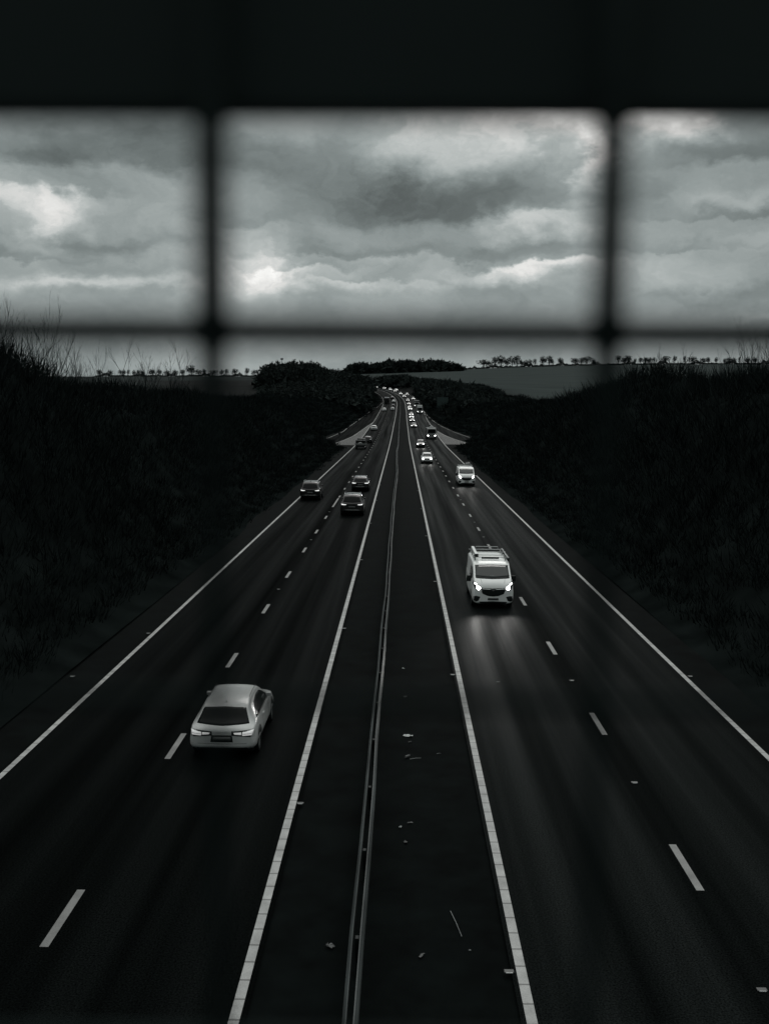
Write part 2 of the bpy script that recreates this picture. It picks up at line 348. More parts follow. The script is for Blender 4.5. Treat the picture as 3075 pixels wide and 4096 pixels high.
# ------------------------------------------------------------------ vehicles
def loft_body(rows,L,name,mt,parent,levels=2,crown=.035,tum=.0):
    """rows: (t, zbot, zmid, zbelt, ztop, wmid, wbelt, wtop) from tail (t=0) to nose (t=1)"""
    vs=[];ring=[]
    for (t,zb,zm,zl,zt,wm,wb,wt) in rows:
        y=(t-.5)*L
        half=[(0,zb),(wm*.55,zb),(wm*.93,zb+.02),(wm,zb+(zm-zb)*.45),(wm,zm),(wb,zl),(wb-.035,zl+.025*min(1,(zt-zl)*5)),
              (wt+(wb-wt)*.12,zt-.10*(zt-zl)-.0),(wt,zt-.012),(wt*.62,zt+crown*.75),(0,zt+crown)]
        pts=[(x,y,z) for x,z in half]+[(-x,y,z) for x,z in half[-2:0:-1]]
        ring.append(range(len(vs),len(vs)+len(pts)));vs+=pts
    n=len(ring[0]);fs=[]
    for i in range(len(ring)-1):
        for k in range(n): fs.append((ring[i][k],ring[i][(k+1)%n],ring[i+1][(k+1)%n],ring[i+1][k]))
    # caps as quad bands (symmetrical pairs)
    for r in (ring[0],ring[-1]):
        h=n//2
        for k in range(h):
            a,b,c,d=r[k],r[(k+1)],r[(n-k-1)%n],r[(n-k)%n]
            q=[a,b,c,d];u=[]
            for t_ in q:
                if t_ not in u:u.append(t_)
            if len(u)>=3: fs.append(tuple(u))
    mb=MB();mb.add(vs,fs);o=mb.build(name,mt,parent,True)
    md=o.modifiers.new('s','SUBSURF');md.levels=levels;md.render_levels=levels
    dg=bpy.context.evaluated_depsgraph_get();dg.update()
    me=bpy.data.meshes.new_from_object(o.evaluated_get(dg));o.modifiers.clear();old=o.data;o.data=me;bpy.data.meshes.remove(old)
    me.shade_smooth()
    bv=BVHTree.FromPolygons([v.co.copy() for v in me.vertices],[tuple(p.vertices) for p in me.polygons])
    return o,bv
def resample(pts,n):
    pts=[Vector((p[0],p[1],0)) for p in pts];d=[0]
    for a,b in zip(pts,pts[1:]): d.append(d[-1]+(b-a).length)
    out=[]
    for i in range(n):
        s=d[-1]*i/(n-1);j=max(0,min(len(pts)-2,next((k-1 for k in range(1,len(d)) if d[k]>=s-1e-9),len(pts)-2)))
        t=(s-d[j])/max(1e-9,d[j+1]-d[j]);q=pts[j].lerp(pts[j+1],t);out.append((q.x,q.y))
    return out
def patch(bv,lower,upper,axis,sgn,name,mt,parent,off=.006,thick=.02,nu=14,nv=6):
    lo=resample(lower,nu);up=resample(upper,nu);O=[];I=[]
    ax={'x':0,'y':1,'z':2}[axis]
    for j in range(nv):
        for i in range(nu):
            a=lo[i][0]+(up[i][0]-lo[i][0])*j/(nv-1);b=lo[i][1]+(up[i][1]-lo[i][1])*j/(nv-1)
            if axis=='y': o=Vector((a,sgn*20,b));d=Vector((0,-sgn,0))
            elif axis=='x': o=Vector((sgn*20,a,b));d=Vector((-sgn,0,0))
            else: o=Vector((a,b,20));d=Vector((0,0,-1))
            h,nr,_,_=bv.ray_cast(o,d)
            if h is None:
                q=o.copy();q[ax]=0;h,nr,_,_=bv.find_nearest(Vector((a,sgn*2.2,b)) if axis=='y' else Vector((sgn*.9,a,b)))
            if nr.dot(d)>0: nr=-nr
            O.append(h+nr*off);I.append(h-nr*thick)
    fs=[];n=nu*nv;ix=lambda i,j:j*nu+i
    for j in range(nv-1):
        for i in range(nu-1): fs.append((ix(i,j),ix(i+1,j),ix(i+1,j+1),ix(i,j+1)))
    edge=[ix(i,0) for i in range(nu)]+[ix(nu-1,j) for j in range(1,nv)]+[ix(i,nv-1) for i in range(nu-2,-1,-1)]+[ix(0,j) for j in range(nv-2,0,-1)]
    for a,b in zip(edge,edge[1:]+edge[:1]): fs.append((a,b,b+n,a+n))
    for j in range(nv-1):
        for i in range(nu-1): fs.append((ix(i,j)+n,ix(i,j+1)+n,ix(i+1,j+1)+n,ix(i+1,j)+n))
    mb=MB();mb.add(O+I,fs);ob=mb.build(name,mt,parent)
    ob.data.shade_smooth();return ob
def mirror(p): return [(-a,b) for a,b in p]
def wheels(root,ys,x,r=.33,w=.22,nm='wheel'):
    for y in ys:
        for s in (-1,1):
            mb=MB();mb.lathe([(-w/2,r*.62),(-w/2,r*.93),(-w*.38,r),(w*.38,r),(w/2,r*.93),(w/2,r*.62),(-w/2,r*.62)],'x',(s*(x-w/2),y,r))
            t=mb.build(nm,M['rubber'],root,True)
            mb=MB();c=(s*(x-w/2),y,r)
            mb.lathe([(-w*.3,.02),(-w*.3,r*.60),(w*.42,r*.62),(w*.42,r*.52),(w*.30,r*.48),(w*.36,.04),(w*.36,.0)] if s>0 else [(w*.3,.02),(w*.3,r*.60),(-w*.42,r*.62),(-w*.42,r*.52),(-w*.30,r*.48),(-w*.36,.04),(-w*.36,0)],'x',c,20)
            mb.build('rim',M['rim'],t,True)
def arches(root,bv,ys,r,zc):
    for y in ys:
        for s in (-1,1):
            a=[(y+math.cos(t)*r,zc+math.sin(t)*r) for t in np.linspace(PI,0,9)];b=[(y+q,max(.20,zc-.16)) for q in np.linspace(-r,r,9)]
            patch(bv,b,a,'x',s,'wheel_arch',M['trim'],root,.004,.02,9,4)
def mirrors(root,x,y,z,m,sx=.19,sz=.13):
    for s in (-1,1):
        mb=MB();mb.box(s*x-(0 if s>0 else sx),s*x+(sx if s>0 else 0),y-.05,y+.06,z,z+sz,.03);mb.box(s*(x-.08)-.05,s*(x-.08)+.05,y-.02,y+.03,z-.01,z+.035)
        mb.build('wing_mirror',m,root,True)

CARS={}
def car_model(kind,body='silver'):
    if kind=='saloon':
        L=4.45;rows=[(0,.40,.56,.70,.76,.74,.70,.52),(.012,.30,.56,.80,.86,.84,.80,.64),(.05,.25,.56,.86,.93,.89,.85,.68),(.085,.23,.56,.88,1.03,.90,.86,.66),
            (.13,.22,.56,.90,1.26,.90,.86,.60),(.19,.22,.56,.91,1.36,.90,.86,.585),(.28,.22,.56,.91,1.405,.90,.86,.575),(.38,.22,.56,.90,1.415,.90,.86,.57),(.52,.22,.56,.89,1.40,.90,.86,.57),(.60,.22,.56,.88,1.33,.90,.86,.58),
            (.72,.22,.56,.87,1.02,.90,.85,.66),(.77,.22,.56,.85,.92,.90,.84,.68),(.90,.22,.55,.78,.82,.89,.82,.66),(.965,.24,.52,.66,.73,.84,.76,.60),(1,.32,.48,.60,.64,.72,.66,.50)];W=.90;wy=(-1.36,1.32);wr=.33
        belt=.93;top=1.36
    elif kind=='suv':
        L=4.5;rows=[(0,.42,.62,.84,.93,.80,.76,.60),(.012,.32,.62,.95,1.03,.90,.86,.68),(.035,.30,.62,1.02,1.16,.94,.90,.70),(.075,.28,.62,1.06,1.42,.94,.90,.68),
            (.11,.27,.62,1.07,1.60,.94,.90,.66),(.16,.26,.62,1.07,1.665,.94,.90,.65),(.38,.26,.62,1.05,1.70,.94,.90,.66),(.52,.26,.62,1.03,1.68,.94,.90,.66),(.60,.26,.62,1.02,1.60,.94,.90,.65),
            (.72,.26,.62,1.01,1.14,.94,.90,.70),(.77,.26,.62,1.0,1.07,.94,.89,.72),(.90,.26,.62,.92,.98,.93,.87,.70),(.97,.28,.60,.80,.88,.88,.80,.64),(1,.38,.56,.72,.76,.78,.72,.55)];W=.94;wy=(-1.36,1.36);wr=.36
        belt=1.1;top=1.62
    else:
        L=4.25;rows=[(0,.40,.58,.76,.84,.76,.72,.56),(.012,.30,.58,.86,.94,.86,.82,.64),(.035,.27,.58,.92,1.05,.90,.86,.66),(.09,.25,.58,.95,1.28,.90,.86,.63),
            (.14,.24,.58,.96,1.42,.90,.86,.61),(.20,.24,.58,.96,1.47,.90,.86,.60),(.38,.24,.58,.95,1.50,.90,.86,.61),(.52,.24,.58,.94,1.485,.90,.86,.61),(.60,.24,.58,.93,1.40,.90,.86,.60),
            (.73,.24,.58,.92,1.04,.90,.86,.68),(.78,.24,.58,.90,.97,.90,.85,.70),(.90,.24,.57,.82,.88,.89,.83,.68),(.97,.26,.55,.72,.79,.84,.77,.60),(1,.34,.50,.64,.68,.74,.68,.52)];W=.90;wy=(-1.27,1.30);wr=.32
        belt=1.0;top=1.42
    root=empty(kind+'_model')
    b,bv=loft_body(rows,L,'body',M[body],root)
    t2y=lambda t:(t-.5)*L
    dz=top-belt
    # glass
    if kind=='saloon':
        patch(bv,[(-.70,.945),(0,.915),(.70,.945)],[(-.56,1.27),(0,1.295),(.56,1.27)],'y',-1,'rear_window',M['glass'],root,nu=16,nv=10)
    elif kind=='suv':
        patch(bv,[(-.72,1.09),(0,1.06),(.72,1.09)],[(-.60,1.53),(0,1.56),(.60,1.53)],'y',-1,'rear_window',M['glass'],root,nu=16,nv=8)
    else:
        patch(bv,[(-.68,1.0),(0,.97),(.68,1.0)],[(-.56,1.34),(0,1.37),(.56,1.34)],'y',-1,'rear_window',M['glass'],root,nu=16,nv=8)
    zb={'saloon':.93,'suv':1.10,'hatchback':1.0}[kind];zt=zb+{'saloon':.36,'suv':.47,'hatchback':.40}[kind]
    patch(bv,[(-.74,zb),(0,zb-.03),(.74,zb)],[(-.57,zt),(0,zt+.02),(.57,zt)],'y',1,'windscreen',M['glass_dim'],root,nu=16,nv=10)
    for s in (-1,1):
        if kind=='saloon':
            lo=[(t2y(.17),.955),(t2y(.30),.945),(t2y(.55),.935),(t2y(.715),.925)];up=[(t2y(.21),1.05),(t2y(.28),1.24),(t2y(.42),1.30),(t2y(.53),1.27),(t2y(.62),1.14),(t2y(.70),.96)]
        elif kind=='suv':
            lo=[(t2y(.10),1.14),(t2y(.30),1.12),(t2y(.70),1.09)];up=[(t2y(.14),1.44),(t2y(.25),1.53),(t2y(.5),1.54),(t2y(.60),1.43),(t2y(.68),1.15)]
        else:
            lo=[(t2y(.14),1.03),(t2y(.30),1.01),(t2y(.70),.98)];up=[(t2y(.18),1.24),(t2y(.28),1.35),(t2y(.5),1.36),(t2y(.60),1.25),(t2y(.69),1.01)]
        w=patch(bv,lo,up,'x',s,'side_window',M['glass'],root,nu=18,nv=7)
        # chrome strip and door shut line
        ys_=[q[0] for q in lo];z0=lo[0][1]-.02
        mb=MB();pt=[]
        for q in np.linspace(ys_[0]+.03,ys_[-1],9):
            h,nr,_,_=bv.ray_cast(Vector((s*9,q,z0-.012*(q-ys_[0]))),Vector((-s,0,0)));pt.append(h+nr*.004 if nr.x*s>0 else h-nr*.004)
        mb.tube(pt,.008,5);mb.build('window_trim',M['trim'],w)
        for tq in (.36,.62):
            lo2=[(t2y(tq),.36),(t2y(tq)+.012,.36)];up2=[(t2y(tq)-.02,zb-.05),(t2y(tq)-.008,zb-.05)]
            patch(bv,lo2,up2,'x',s,'door_seam',M['trim'],root,.002,.01,2,6)
        mb=MB();hy=t2y(.40);h,nr,_,_=bv.ray_cast(Vector((s*9,hy,zb-.13)),Vector((-s,0,0)));mb.box(h.x-.012,h.x+.03*s if s>0 else h.x+.012,hy-.1,hy+.08,zb-.145,zb-.12) if s>0 else mb.box(h.x-.03,h.x+.012,hy-.1,hy+.08,zb-.145,zb-.12)
        mb.build('door_handle',M[body],root)
    arches(root,bv,wy,wr+.07,wr);wheels(root,wy,W-.005,wr)
    mirrors(root,W-.11,t2y(.66),zb-.0,M[body],.15,.11)
    # tail lights
    tz={'saloon':(.70,.80),'suv':(.86,.99),'hatchback':(.80,.93)}[kind]
    for s in (-1,1):
        m_=(lambda p:p) if s>0 else mirror
        if kind=='saloon':
            patch(bv,m_([(.34,.72),(.52,.71)]),m_([(.31,.765),(.52,.775)]),'y',-1,'tail_light',M['tail_near'],root,.008,nu=8,nv=4)
            patch(bv,m_([(.545,.685),(.79,.70)]),m_([(.545,.78),(.83,.82)]),'y',-1,'tail_light',M['tail_near'],root,.008,nu=10,nv=5)
            patch(bv,m_([(.56,.725),(.80,.745)]),m_([(.56,.733),(.80,.753)]),'y',-1,'lamp_divider',M['trim'],root,.012,nu=8,nv=2)
            patch(bv,m_([(.26,.69),(.845,.645)]),m_([(.26,.80),(.855,.845)]),'y',-1,'lamp_surround',M['trim'],root,.003,nu=14,nv=5)
        elif kind=='suv':
            patch(bv,m_([(.46,.885),(.62,.87),(.82,.885)]),m_([(.46,.925),(.62,.935),(.85,.975)]),'y',-1,'tail_light',M['tail_on'],root,.01,nu=10,nv=4)
        else:
            patch(bv,m_([(.44,.82),(.62,.81),(.80,.82)]),m_([(.44,.87),(.62,.885),(.82,.90)]),'y',-1,'tail_light',M['tail_on'],root,.01,nu=10,nv=4)
    # rear plate recess, bumper
    zp={'saloon':.60,'suv':.72,'hatchback':.66}[kind]
    if kind=='saloon':
        patch(bv,[(-.30,zp-.09),(.30,zp-.09)],[(-.27,zp+.10),(.27,zp+.10)],'y',-1,'plate_recess',M['trim'],root,.003,nu=8,nv=5)
        patch(bv,[(-.24,zp-.05),(.24,zp-.05)],[(-.24,zp+.05),(.24,zp+.05)],'y',-1,'number_plate',M['plate_dark'],root,.010,nu=6,nv=3)
        patch(bv,[(-.70,.30),(0,.27),(.70,.30)],[(-.66,.36),(0,.34),(.66,.36)],'y',-1,'rear_diffuser',M['trim'],root,.004,nu=12,nv=3)
        patch(bv,[(-.78,.475),(0,.455),(.78,.475)],[(-.78,.483),(0,.463),(.78,.483)],'y',-1,'bumper_seam',M['trim'],root,.002,nu=12,nv=2)
        for xx in (-.555,.555):
            mb=MB();mb.tube([(xx,t2y(.28),1.39),(xx,t2y(.4),1.425),(xx,t2y(.55),1.405)],.008,5);mb.build('roof_seam',M['trim'],root)
    else:
        patch(bv,[(-.26,zp-.06),(.26,zp-.06)],[(-.26,zp+.06),(.26,zp+.06)],'y',-1,'number_plate',M['plate_dark'],root,.006,nu=6,nv=3)
        patch(bv,[(-.74,.34),(0,.31),(.74,.34)],[(-.72,.50),(0,.48),(.72,.50)],'y',-1,'rear_bumper_insert',M['trim'],root,.006,nu=12,nv=4)
        patch(bv,[(-.55,.485),(.55,.485)],[(-.55,.497),(.55,.497)],'y',-1,'bumper_trim',M['chrome'],root,.012,nu=10,nv=2)
    # front
    hz={'saloon':.62,'suv':.76,'hatchback':.68}[kind]
    patch(bv,[(-.36,hz-.07),(0,hz-.09),(.36,hz-.07)],[(-.44,hz+.045),(0,hz+.05),(.44,hz+.045)],'y',1,'grille',M['trim'],root,.006,nu=12,nv=4)
    patch(bv,[(-.52,.34),(0,.32),(.52,.34)],[(-.58,.46),(0,.45),(.58,.46)],'y',1,'front_intake',M['trim'],root,.006,nu=12,nv=4)
    patch(bv,[(-.26,hz-.2),(.26,hz-.2)],[(-.26,hz-.1),(.26,hz-.1)],'y',1,'front_plate',M['plate'],root,.014,nu=6,nv=3)
    for s in (-1,1):
        m_=(lambda p:p) if s>0 else mirror
        patch(bv,m_([(.50,hz-.05),(.75,hz-.03)]),m_([(.49,hz+.06),(.79,hz+.10)]),'y',1,'headlight',M['glass_dim'],root,.01,nu=8,nv=5)
    if kind=='suv':
        for s in (-1,1):
            mb=MB();mb.tube([(s*.60,t2y(.17),1.69),(s*.61,t2y(.2),1.74),(s*.62,t2y(.40),1.765),(s*.61,t2y(.55),1.73),(s*.60,t2y(.57),1.69)],.018,6);mb.build('roof_rail',M['chrome'],root,True)
    mb=MB();mb.tube([(0,t2y(.2),{'saloon':1.33,'suv':1.70,'hatchback':1.50}[kind]),(0,t2y(.17),{'saloon':1.40,'suv':1.78,'hatchback':1.58}[kind])],[.03,.008],6);mb.build('roof_aerial',M['trim'],root)
    mb=MB();mb.box(-W+.12,W-.12,-L/2+.35,L/2-.35,.16,.36,.03);mb.build('underbody',M['rubber'],root)
    return root

def tree_copy(o,parent=None):
    c=o.copy();COL.objects.link(c);c.parent=parent
    for ch in o.children: tree_copy(ch,c)
    return c
PAINT_PARTS={'body','wing_mirror','door_handle'}
USED=set()
def base(n): return n.split('.')[0]
def walk(o):
    yield o
    for c in o.children: yield from walk(c)
def place(kind,o,y,h,name,label,cat,group,paintk='silver',oncoming=False,tail=None,head=None,yaw=0.,sc=1.):
    p=CARS[kind]
    root=p if kind not in USED else tree_copy(p)
    USED.add(kind)
    tgt=at(o,y,.004);d=rd(y);ang=-math.atan(d)+(PI if oncoming else 0)+yaw
    slope=math.atan(float(rz(y+2)-rz(y-2))/4)
    root.location=tgt;root.rotation_euler=(slope if not oncoming else -slope,0,ang);root.name=name;root.scale=(sc,sc,sc)
    tag(root,label,cat,group)
    for c in walk(root):
        if c.type!='MESH':continue
        b=base(c.name);sl=c.material_slots[0];mt=None
        if b in PAINT_PARTS and kind in ('saloon','suv','hatchback'): mt=M[paintk]
        elif b=='headlight': mt=M[head] if head else M['glass_dim']
        elif b=='tail_light': mt=M[tail] if tail else M['glass_dim']
        if mt: sl.link='OBJECT';sl.material=mt
    return root

def box_van(kind):
    L=5.0;rows=[(0,.32,.8,1.15,1.78,.88,.88,.80),(.01,.25,.8,1.2,1.88,.95,.94,.86),(.04,.22,.8,1.2,1.93,.985,.97,.875),(.3,.22,.8,1.2,1.955,.995,.98,.88),(.6,.22,.8,1.2,1.955,.995,.98,.88),
        (.70,.22,.8,1.19,1.93,.995,.975,.87),(.755,.22,.8,1.17,1.80,.99,.97,.86),(.87,.22,.8,1.20,1.44,.985,.965,.87),(.895,.22,.8,1.20,1.36,.98,.955,.87),(.965,.20,.74,1.08,1.19,.965,.93,.84),(.99,.22,.66,.92,1.02,.93,.88,.78),(1,.28,.58,.80,.86,.86,.80,.68)]
    root=empty(kind+'_model');b,bv=loft_body(rows,L,'body',M['white'],root,crown=.03)
    t2y=lambda t:(t-.5)*L
    patch(bv,[(-.90,1.37),(-.75,1.33),(0,1.31),(.75,1.33),(.90,1.37)],[(-0.885,1.82),(0,1.85),(0.885,1.82)],'y',1,'windscreen_surround',M['trim'],root,.004,nu=18,nv=10)
    ws=patch(bv,[(-.80,1.41),(0,1.36),(.80,1.41)],[(-.755,1.79),(0,1.82),(.755,1.79)],'y',1,'windscreen',M['glass_dim'],root,.012,nu=16,nv=9)
    patch(bv,[(-.08,1.40),(.13,1.40)],[(-.08,1.425),(.13,1.425)],'y',1,'dashboard_paper',M['sign'],root,.016,nu=5,nv=2)
    for s in (-1,1):
        m_=(lambda p:p) if s>0 else mirror
        w=patch(bv,[(t2y(.56),1.24),(t2y(.81),1.24)],[(t2y(.56),1.70),(t2y(.70),1.70),(t2y(.79),1.42)],'x',s,'side_window',M['glass'],root,nu=12,nv=7)
        patch(bv,[(t2y(.10),.45),(t2y(.12),.45)],[(t2y(.10),1.62),(t2y(.12),1.62)],'x',s,'door_seam',M['trim'],root,.002,.01,2,6)
        patch(bv,[(t2y(.28),1.0),(t2y(.56),1.0)],[(t2y(.28),1.02),(t2y(.56),1.02)],'x',s,'door_runner',M['trim'],root,.003,.01,6,2)
        patch(bv,[(t2y(.535),.42),(t2y(.541),.42)],[(t2y(.535),1.75),(t2y(.541),1.75)],'x',s,'door_seam',M['trim'],root,.002,.01,2,6)
        # headlamp: black housing swept up the wing, bright lens inside
        hb=patch(bv,m_([(.56,.91),(.70,.82),(.84,.90),(.93,1.10)]),m_([(.55,.98),(.70,1.08),(.84,1.20),(.935,1.26)]),'y',1,'lamp_housing',M['trim'],root,.005,nu=12,nv=6)
        patch(bv,m_([(.60,.91),(.70,.85),(.78,.92)]),m_([(.59,.97),(.69,1.04),(.78,1.06)]),'y',1,'headlight',M['lamp_on'],root,.012,nu=8,nv=5)
        patch(bv,m_([(.75,1.07),(.86,1.11)]),m_([(.77,1.12),(.87,1.18)]),'y',1,'headlight',M['lamp_on'],root,.012,nu=6,nv=4)
        patch(bv,m_([(.68,.38),(.80,.34),(.91,.38)]),m_([(.60,.555),(.78,.60),(.93,.58)]),'y',1,'fog_lamp_recess',M['trim'],root,.006,nu=8,nv=5)
    patch(bv,[(-.50,.70),(-.25,.60),(0,.575),(.25,.60),(.50,.70)],[(-.60,.965),(0,.94),(.60,.965)],'y',1,'grille',M['trim'],root,.006,nu=18,nv=6)
    patch(bv,[(-.56,.90),(-.1,.875)],[(-.56,.93),(-.1,.905)],'y',1,'grille_bar',M['chrome'],root,.018,nu=6,nv=2)
    patch(bv,[(.1,.875),(.56,.90)],[(.1,.905),(.56,.93)],'y',1,'grille_bar',M['chrome'],root,.018,nu=6,nv=2)
    mb=MB();h,nr,_,_=bv.ray_cast(Vector((0,9,0.885)),Vector((0,-1,0)))
    n=20;vs=[];fs=[]
    for rr_,yy in ((.065,0),(.065,.03),(.05,.03),(.05,.02)): vs+=[(rr_*math.cos(2*PI*k/n),h.y+yy,0.885+rr_*math.sin(2*PI*k/n)) for k in range(n)]
    for q in range(3): fs+=[(q*n+k,q*n+(k+1)%n,(q+1)*n+(k+1)%n,(q+1)*n+k) for k in range(n)]
    fs.append(tuple(range(3*n,4*n)));mb.add(vs,fs);mb.build('badge',M['grey'],root)
    pl=patch(bv,[(-.25,.41),(.25,.41)],[(-.25,.505),(.25,.505)],'y',1,'number_plate',M['plate_dark'],root,.014,nu=6,nv=3)
    cu=bpy.data.curves.new('plate_text','FONT');cu.body='BN14 RLZ';cu.size=.105;cu.align_x='CENTER';cu.align_y='CENTER';cu.extrude=.001
    to=bpy.data.objects.new('plate_text',cu);COL.objects.link(to)
    dg=bpy.context.evaluated_depsgraph_get();dg.update();me=bpy.data.meshes.new_from_object(to.evaluated_get(dg));bpy.data.objects.remove(to)
    hp,_,_,_=bv.ray_cast(Vector((0,9,.457)),Vector((0,-1,0)))
    for v in me.vertices: v.co=Vector((-v.co.x,hp.y+.022-abs(v.co.x)*.04,0.458+v.co.y))
    me.flip_normals();me.materials.clear();me.materials.append(M['ink']);t_=bpy.data.objects.new('plate_text',me);COL.objects.link(t_);t_.parent=pl
    patch(bv,[(-.60,.25),(0,.23),(.60,.25)],[(-.66,.33),(0,.36),(.66,.33)],'y',1,'lower_intake',M['trim'],root,.006,nu=14,nv=4)
    arches(root,bv,(-1.55,1.58),.42,.35);wheels(root,(-1.55,1.58),.965,.345,.22)
    for s in (-1,1):
        mb=MB();mb.box(*sorted((s*.95,s*1.17)),1.18,1.29,1.06,1.34,.04);mb.box(*sorted((s*.90,s*.97)),1.2,1.26,1.10,1.18,.01);mb.build('wing_mirror',M['trim'],root,True)
    # bonnet and scuttle lines
    for xx in (-.6,.6):
        pt=[bv.ray_cast(Vector((xx*(1-.12*q),t2y(.885+.085*q),9)),Vector((0,0,-1)))[0]+Vector((0,0,.002)) for q in np.linspace(0,1,5)]
        mb=MB();mb.tube(pt,.006,4);mb.build('bonnet_seam',M['trim'],root)
    if kind=='van':
        zt=1.985
        for y in (-2.1,-1.2,-.1,.55):
            mb=MB();mb.box(-.92,.86,y-.025,y+.025,zt+.10,zt+.13,.008)
            for x in (-.74,.74): mb.box(x-.035,x+.035,y-.03,y+.03,zt-.06,zt+.10,.006)
            mb.build('roof_bar',M['rack'],root)
        # the long white pipe carrier (a thing carried: stays part of the rack) and its black cap
        c=MB();c.box(.60,.74,-2.15,.62,zt+.14,zt+.26,.02);t=c.build('pipe_carrier',M['white'],root)
        c=MB();c.box(.585,.755,.60,.72,zt+.12,zt+.28,.03);c.build('carrier_cap',M['trim'],t)
        c=MB();c.box(-.84,-.80,-2.15,1.02,zt+.13,zt+.17);c.build('side_rail',M['rack'],root)
        for y in (-2.1,-.1,.55,.9):
            c=MB();c.box(-.88,-.80,y-.05,y+.04,zt-.02,zt+.16,.01);c.build('rail_clamp',M['trim'],root)
        c=MB();c.tube([(.52,-2.2,zt+.13),(.52,-2.2,zt+.24),(-.62,-2.2,zt+.24),(-.62,-2.2,zt+.13)],.022,6);c.build('rear_roller',M['rack'],root)
        c=MB();c.box(-.42,.42,.50,.60,zt+.03,zt+.10,.02);c.build('beacon_bar',M['trim'],root)
    else:
        zt=1.985
        for y in (-1.4,.2):
            mb=MB();mb.box(-.80,.80,y-.03,y+.03,zt+.10,zt+.14,.008)
            for x in (-.74,.74): mb.box(x-.03,x+.03,y-.03,y+.03,zt-.06,zt+.10)
            mb.build('roof_bar',M['rack'],root)
        mb=MB();mb.tube([(.05,-.9,zt+.10),(.0,-.85,zt+.3),(-.12,-.8,zt+.40),(-.35,-.75,zt+.40),(-.5,-.7,zt+.34),(-.55,-.7,zt+.12)],.055,8);mb.box(-.5,-.05,-1.1,-.5,zt+.1,zt+.3,.05);mb.build('roof_load',M['grey'],root)
    return root

def lorry_model():
    root=empty('lorry_model')
    # y: nose at +4.5 ; trailer back to -5
    mb=MB();bm_rows=[(0,.55,1.5,2.2,2.95,1.18,1.18,1.1),(.03,.5,1.5,2.2,3.0,1.23,1.22,1.14),(.8,.5,1.5,2.2,3.0,1.23,1.22,1.12),(.9,.5,1.5,2.1,2.92,1.23,1.21,1.10),(.96,.5,1.4,2.0,2.7,1.2,1.18,1.05),(1,.6,1.3,1.8,2.45,1.1,1.1,1.0)]
    b,bv=loft_body(bm_rows,2.2,'cab',M['lorry'],root,levels=2)
    for v in b.data.vertices: v.co.y+=3.4
    bv=BVHTree.FromPolygons([v.co.copy() for v in b.data.vertices],[tuple(p.vertices) for p in b.data.polygons])
    patch(bv,[(-1.04,1.62),(0,1.56),(1.04,1.62)],[(-.98,2.62),(0,2.66),(.98,2.62)],'y',1,'windscreen',M['glass'],root,.01,nu=16,nv=8)
    patch(bv,[(-.75,1.28),(.75,1.28)],[(-.78,1.46),(.78,1.46)],'y',1,'grille',M['trim'],root,.01,nu=10,nv=4)
    patch(bv,[(-.6,.84),(.6,.84)],[(-.6,1.0),(.6,1.0)],'y',1,'lower_grille',M['trim'],root,.01,nu=10,nv=4)
    for s in (-1,1):
        m_=(lambda p:p) if s>0 else mirror
        patch(bv,m_([(.78,.80),(1.02,.86)]),m_([(.76,1.02),(1.06,1.08)]),'y',1,'headlight',M['lamp_on'],root,.015,nu=7,nv=4)
        patch(bv,[(2.9,1.65),(4.1,1.6)],[(2.9,2.5),(4.0,2.45)],'x',s,'side_window',M['glass'],root,nu=8,nv=5)
        c=MB();c.box(*sorted((s*1.22,s*1.42)),3.95,4.1,1.75,2.45,.03);c.build('wing_mirror',M['trim'],root)
    c=MB();c.box(-1.08,1.08,3.75,4.25,2.84,3.02,.05);v=c.build('sun_visor',M['lorry'],root)
    for k in range(3):
        x=-.64+k*.64;c=MB();c.box(x-.29,x+.29,4.24,4.30,2.70,2.83,.02);c.build('roof_lamp',M['lamp_roof'],root)
    c=MB();c.box(-.45,.5,2.9,3.6,3.0,3.3,.1);c.tube([(-.1,3.2,3.25),(-.1,3.2,3.5)],.06,6);c.build('roof_pod',M['lorry'],root)
    c=MB();c.tube([(.62,2.6,3.0),(.62,2.6,3.75),(.5,2.6,3.85)],.07,8);c.build('exhaust_stack',M['chrome'],root)
    c=MB();c.box(-1.2,1.2,-5.,2.1,.95,1.2,.02);c.build('chassis',M['trim'],root)
    c=MB();c.box(-1.24,1.24,-5.,2.0,1.2,2.75,.04);c.build('load_body',M['black'],root)
    wheels(root,(-4.,-2.8,3.5),1.22,.5,.3)
    return root
def box_lorry_model():
    root=empty('box_lorry_model')
    c=MB();c.box(-1.24,1.24,-4.2,2.2,1.0,3.15,.05);c.build('box_body',M['black'],root)
    c=MB();c.box(-1.2,1.2,-4.23,-4.20,1.1,3.05,.0)
    for x in (-.9,-.3,.3,.9): c.tube([(x,-4.25,1.15),(x,-4.25,3.0)],.02,5)
    c.build('rear_door',M['dark'],root)
    c=MB();c.box(-1.15,1.15,2.35,4.2,.6,2.6,.15);cab=c.build('cab',M['lorry'],root)
    c=MB();c.box(-1.0,1.0,4.19,4.225,1.5,2.35,.02);c.build('windscreen',M['glass'],cab)
    c=MB();c.box(-1.24,1.24,2.3,3.5,3.15,3.3,.04);c.build('roof_edge',M['grey'],root)
    c=MB();c.box(-.9,.9,-4.1,3.9,.55,.98,.02);c.build('chassis',M['trim'],root)
    c=MB();c.box(-1.2,1.2,-4.3,-4.22,.45,.62,.02);c.build('rear_bumper',M['trim'],root)
    for s in (-1,1):
        c=MB();c.box(*sorted((s*.85,s*1.1)),-4.34,-4.30,.48,.58);c.build('tail_light',M['tail_dim'],root)
        c=MB();c.box(*sorted((s*.8,s*1.05)),4.2,4.24,.75,.95,.01);c.build('headlight',M['lamp_far'],root)
    wheels(root,(-2.6,3.2),1.2,.48,.3)
    return root
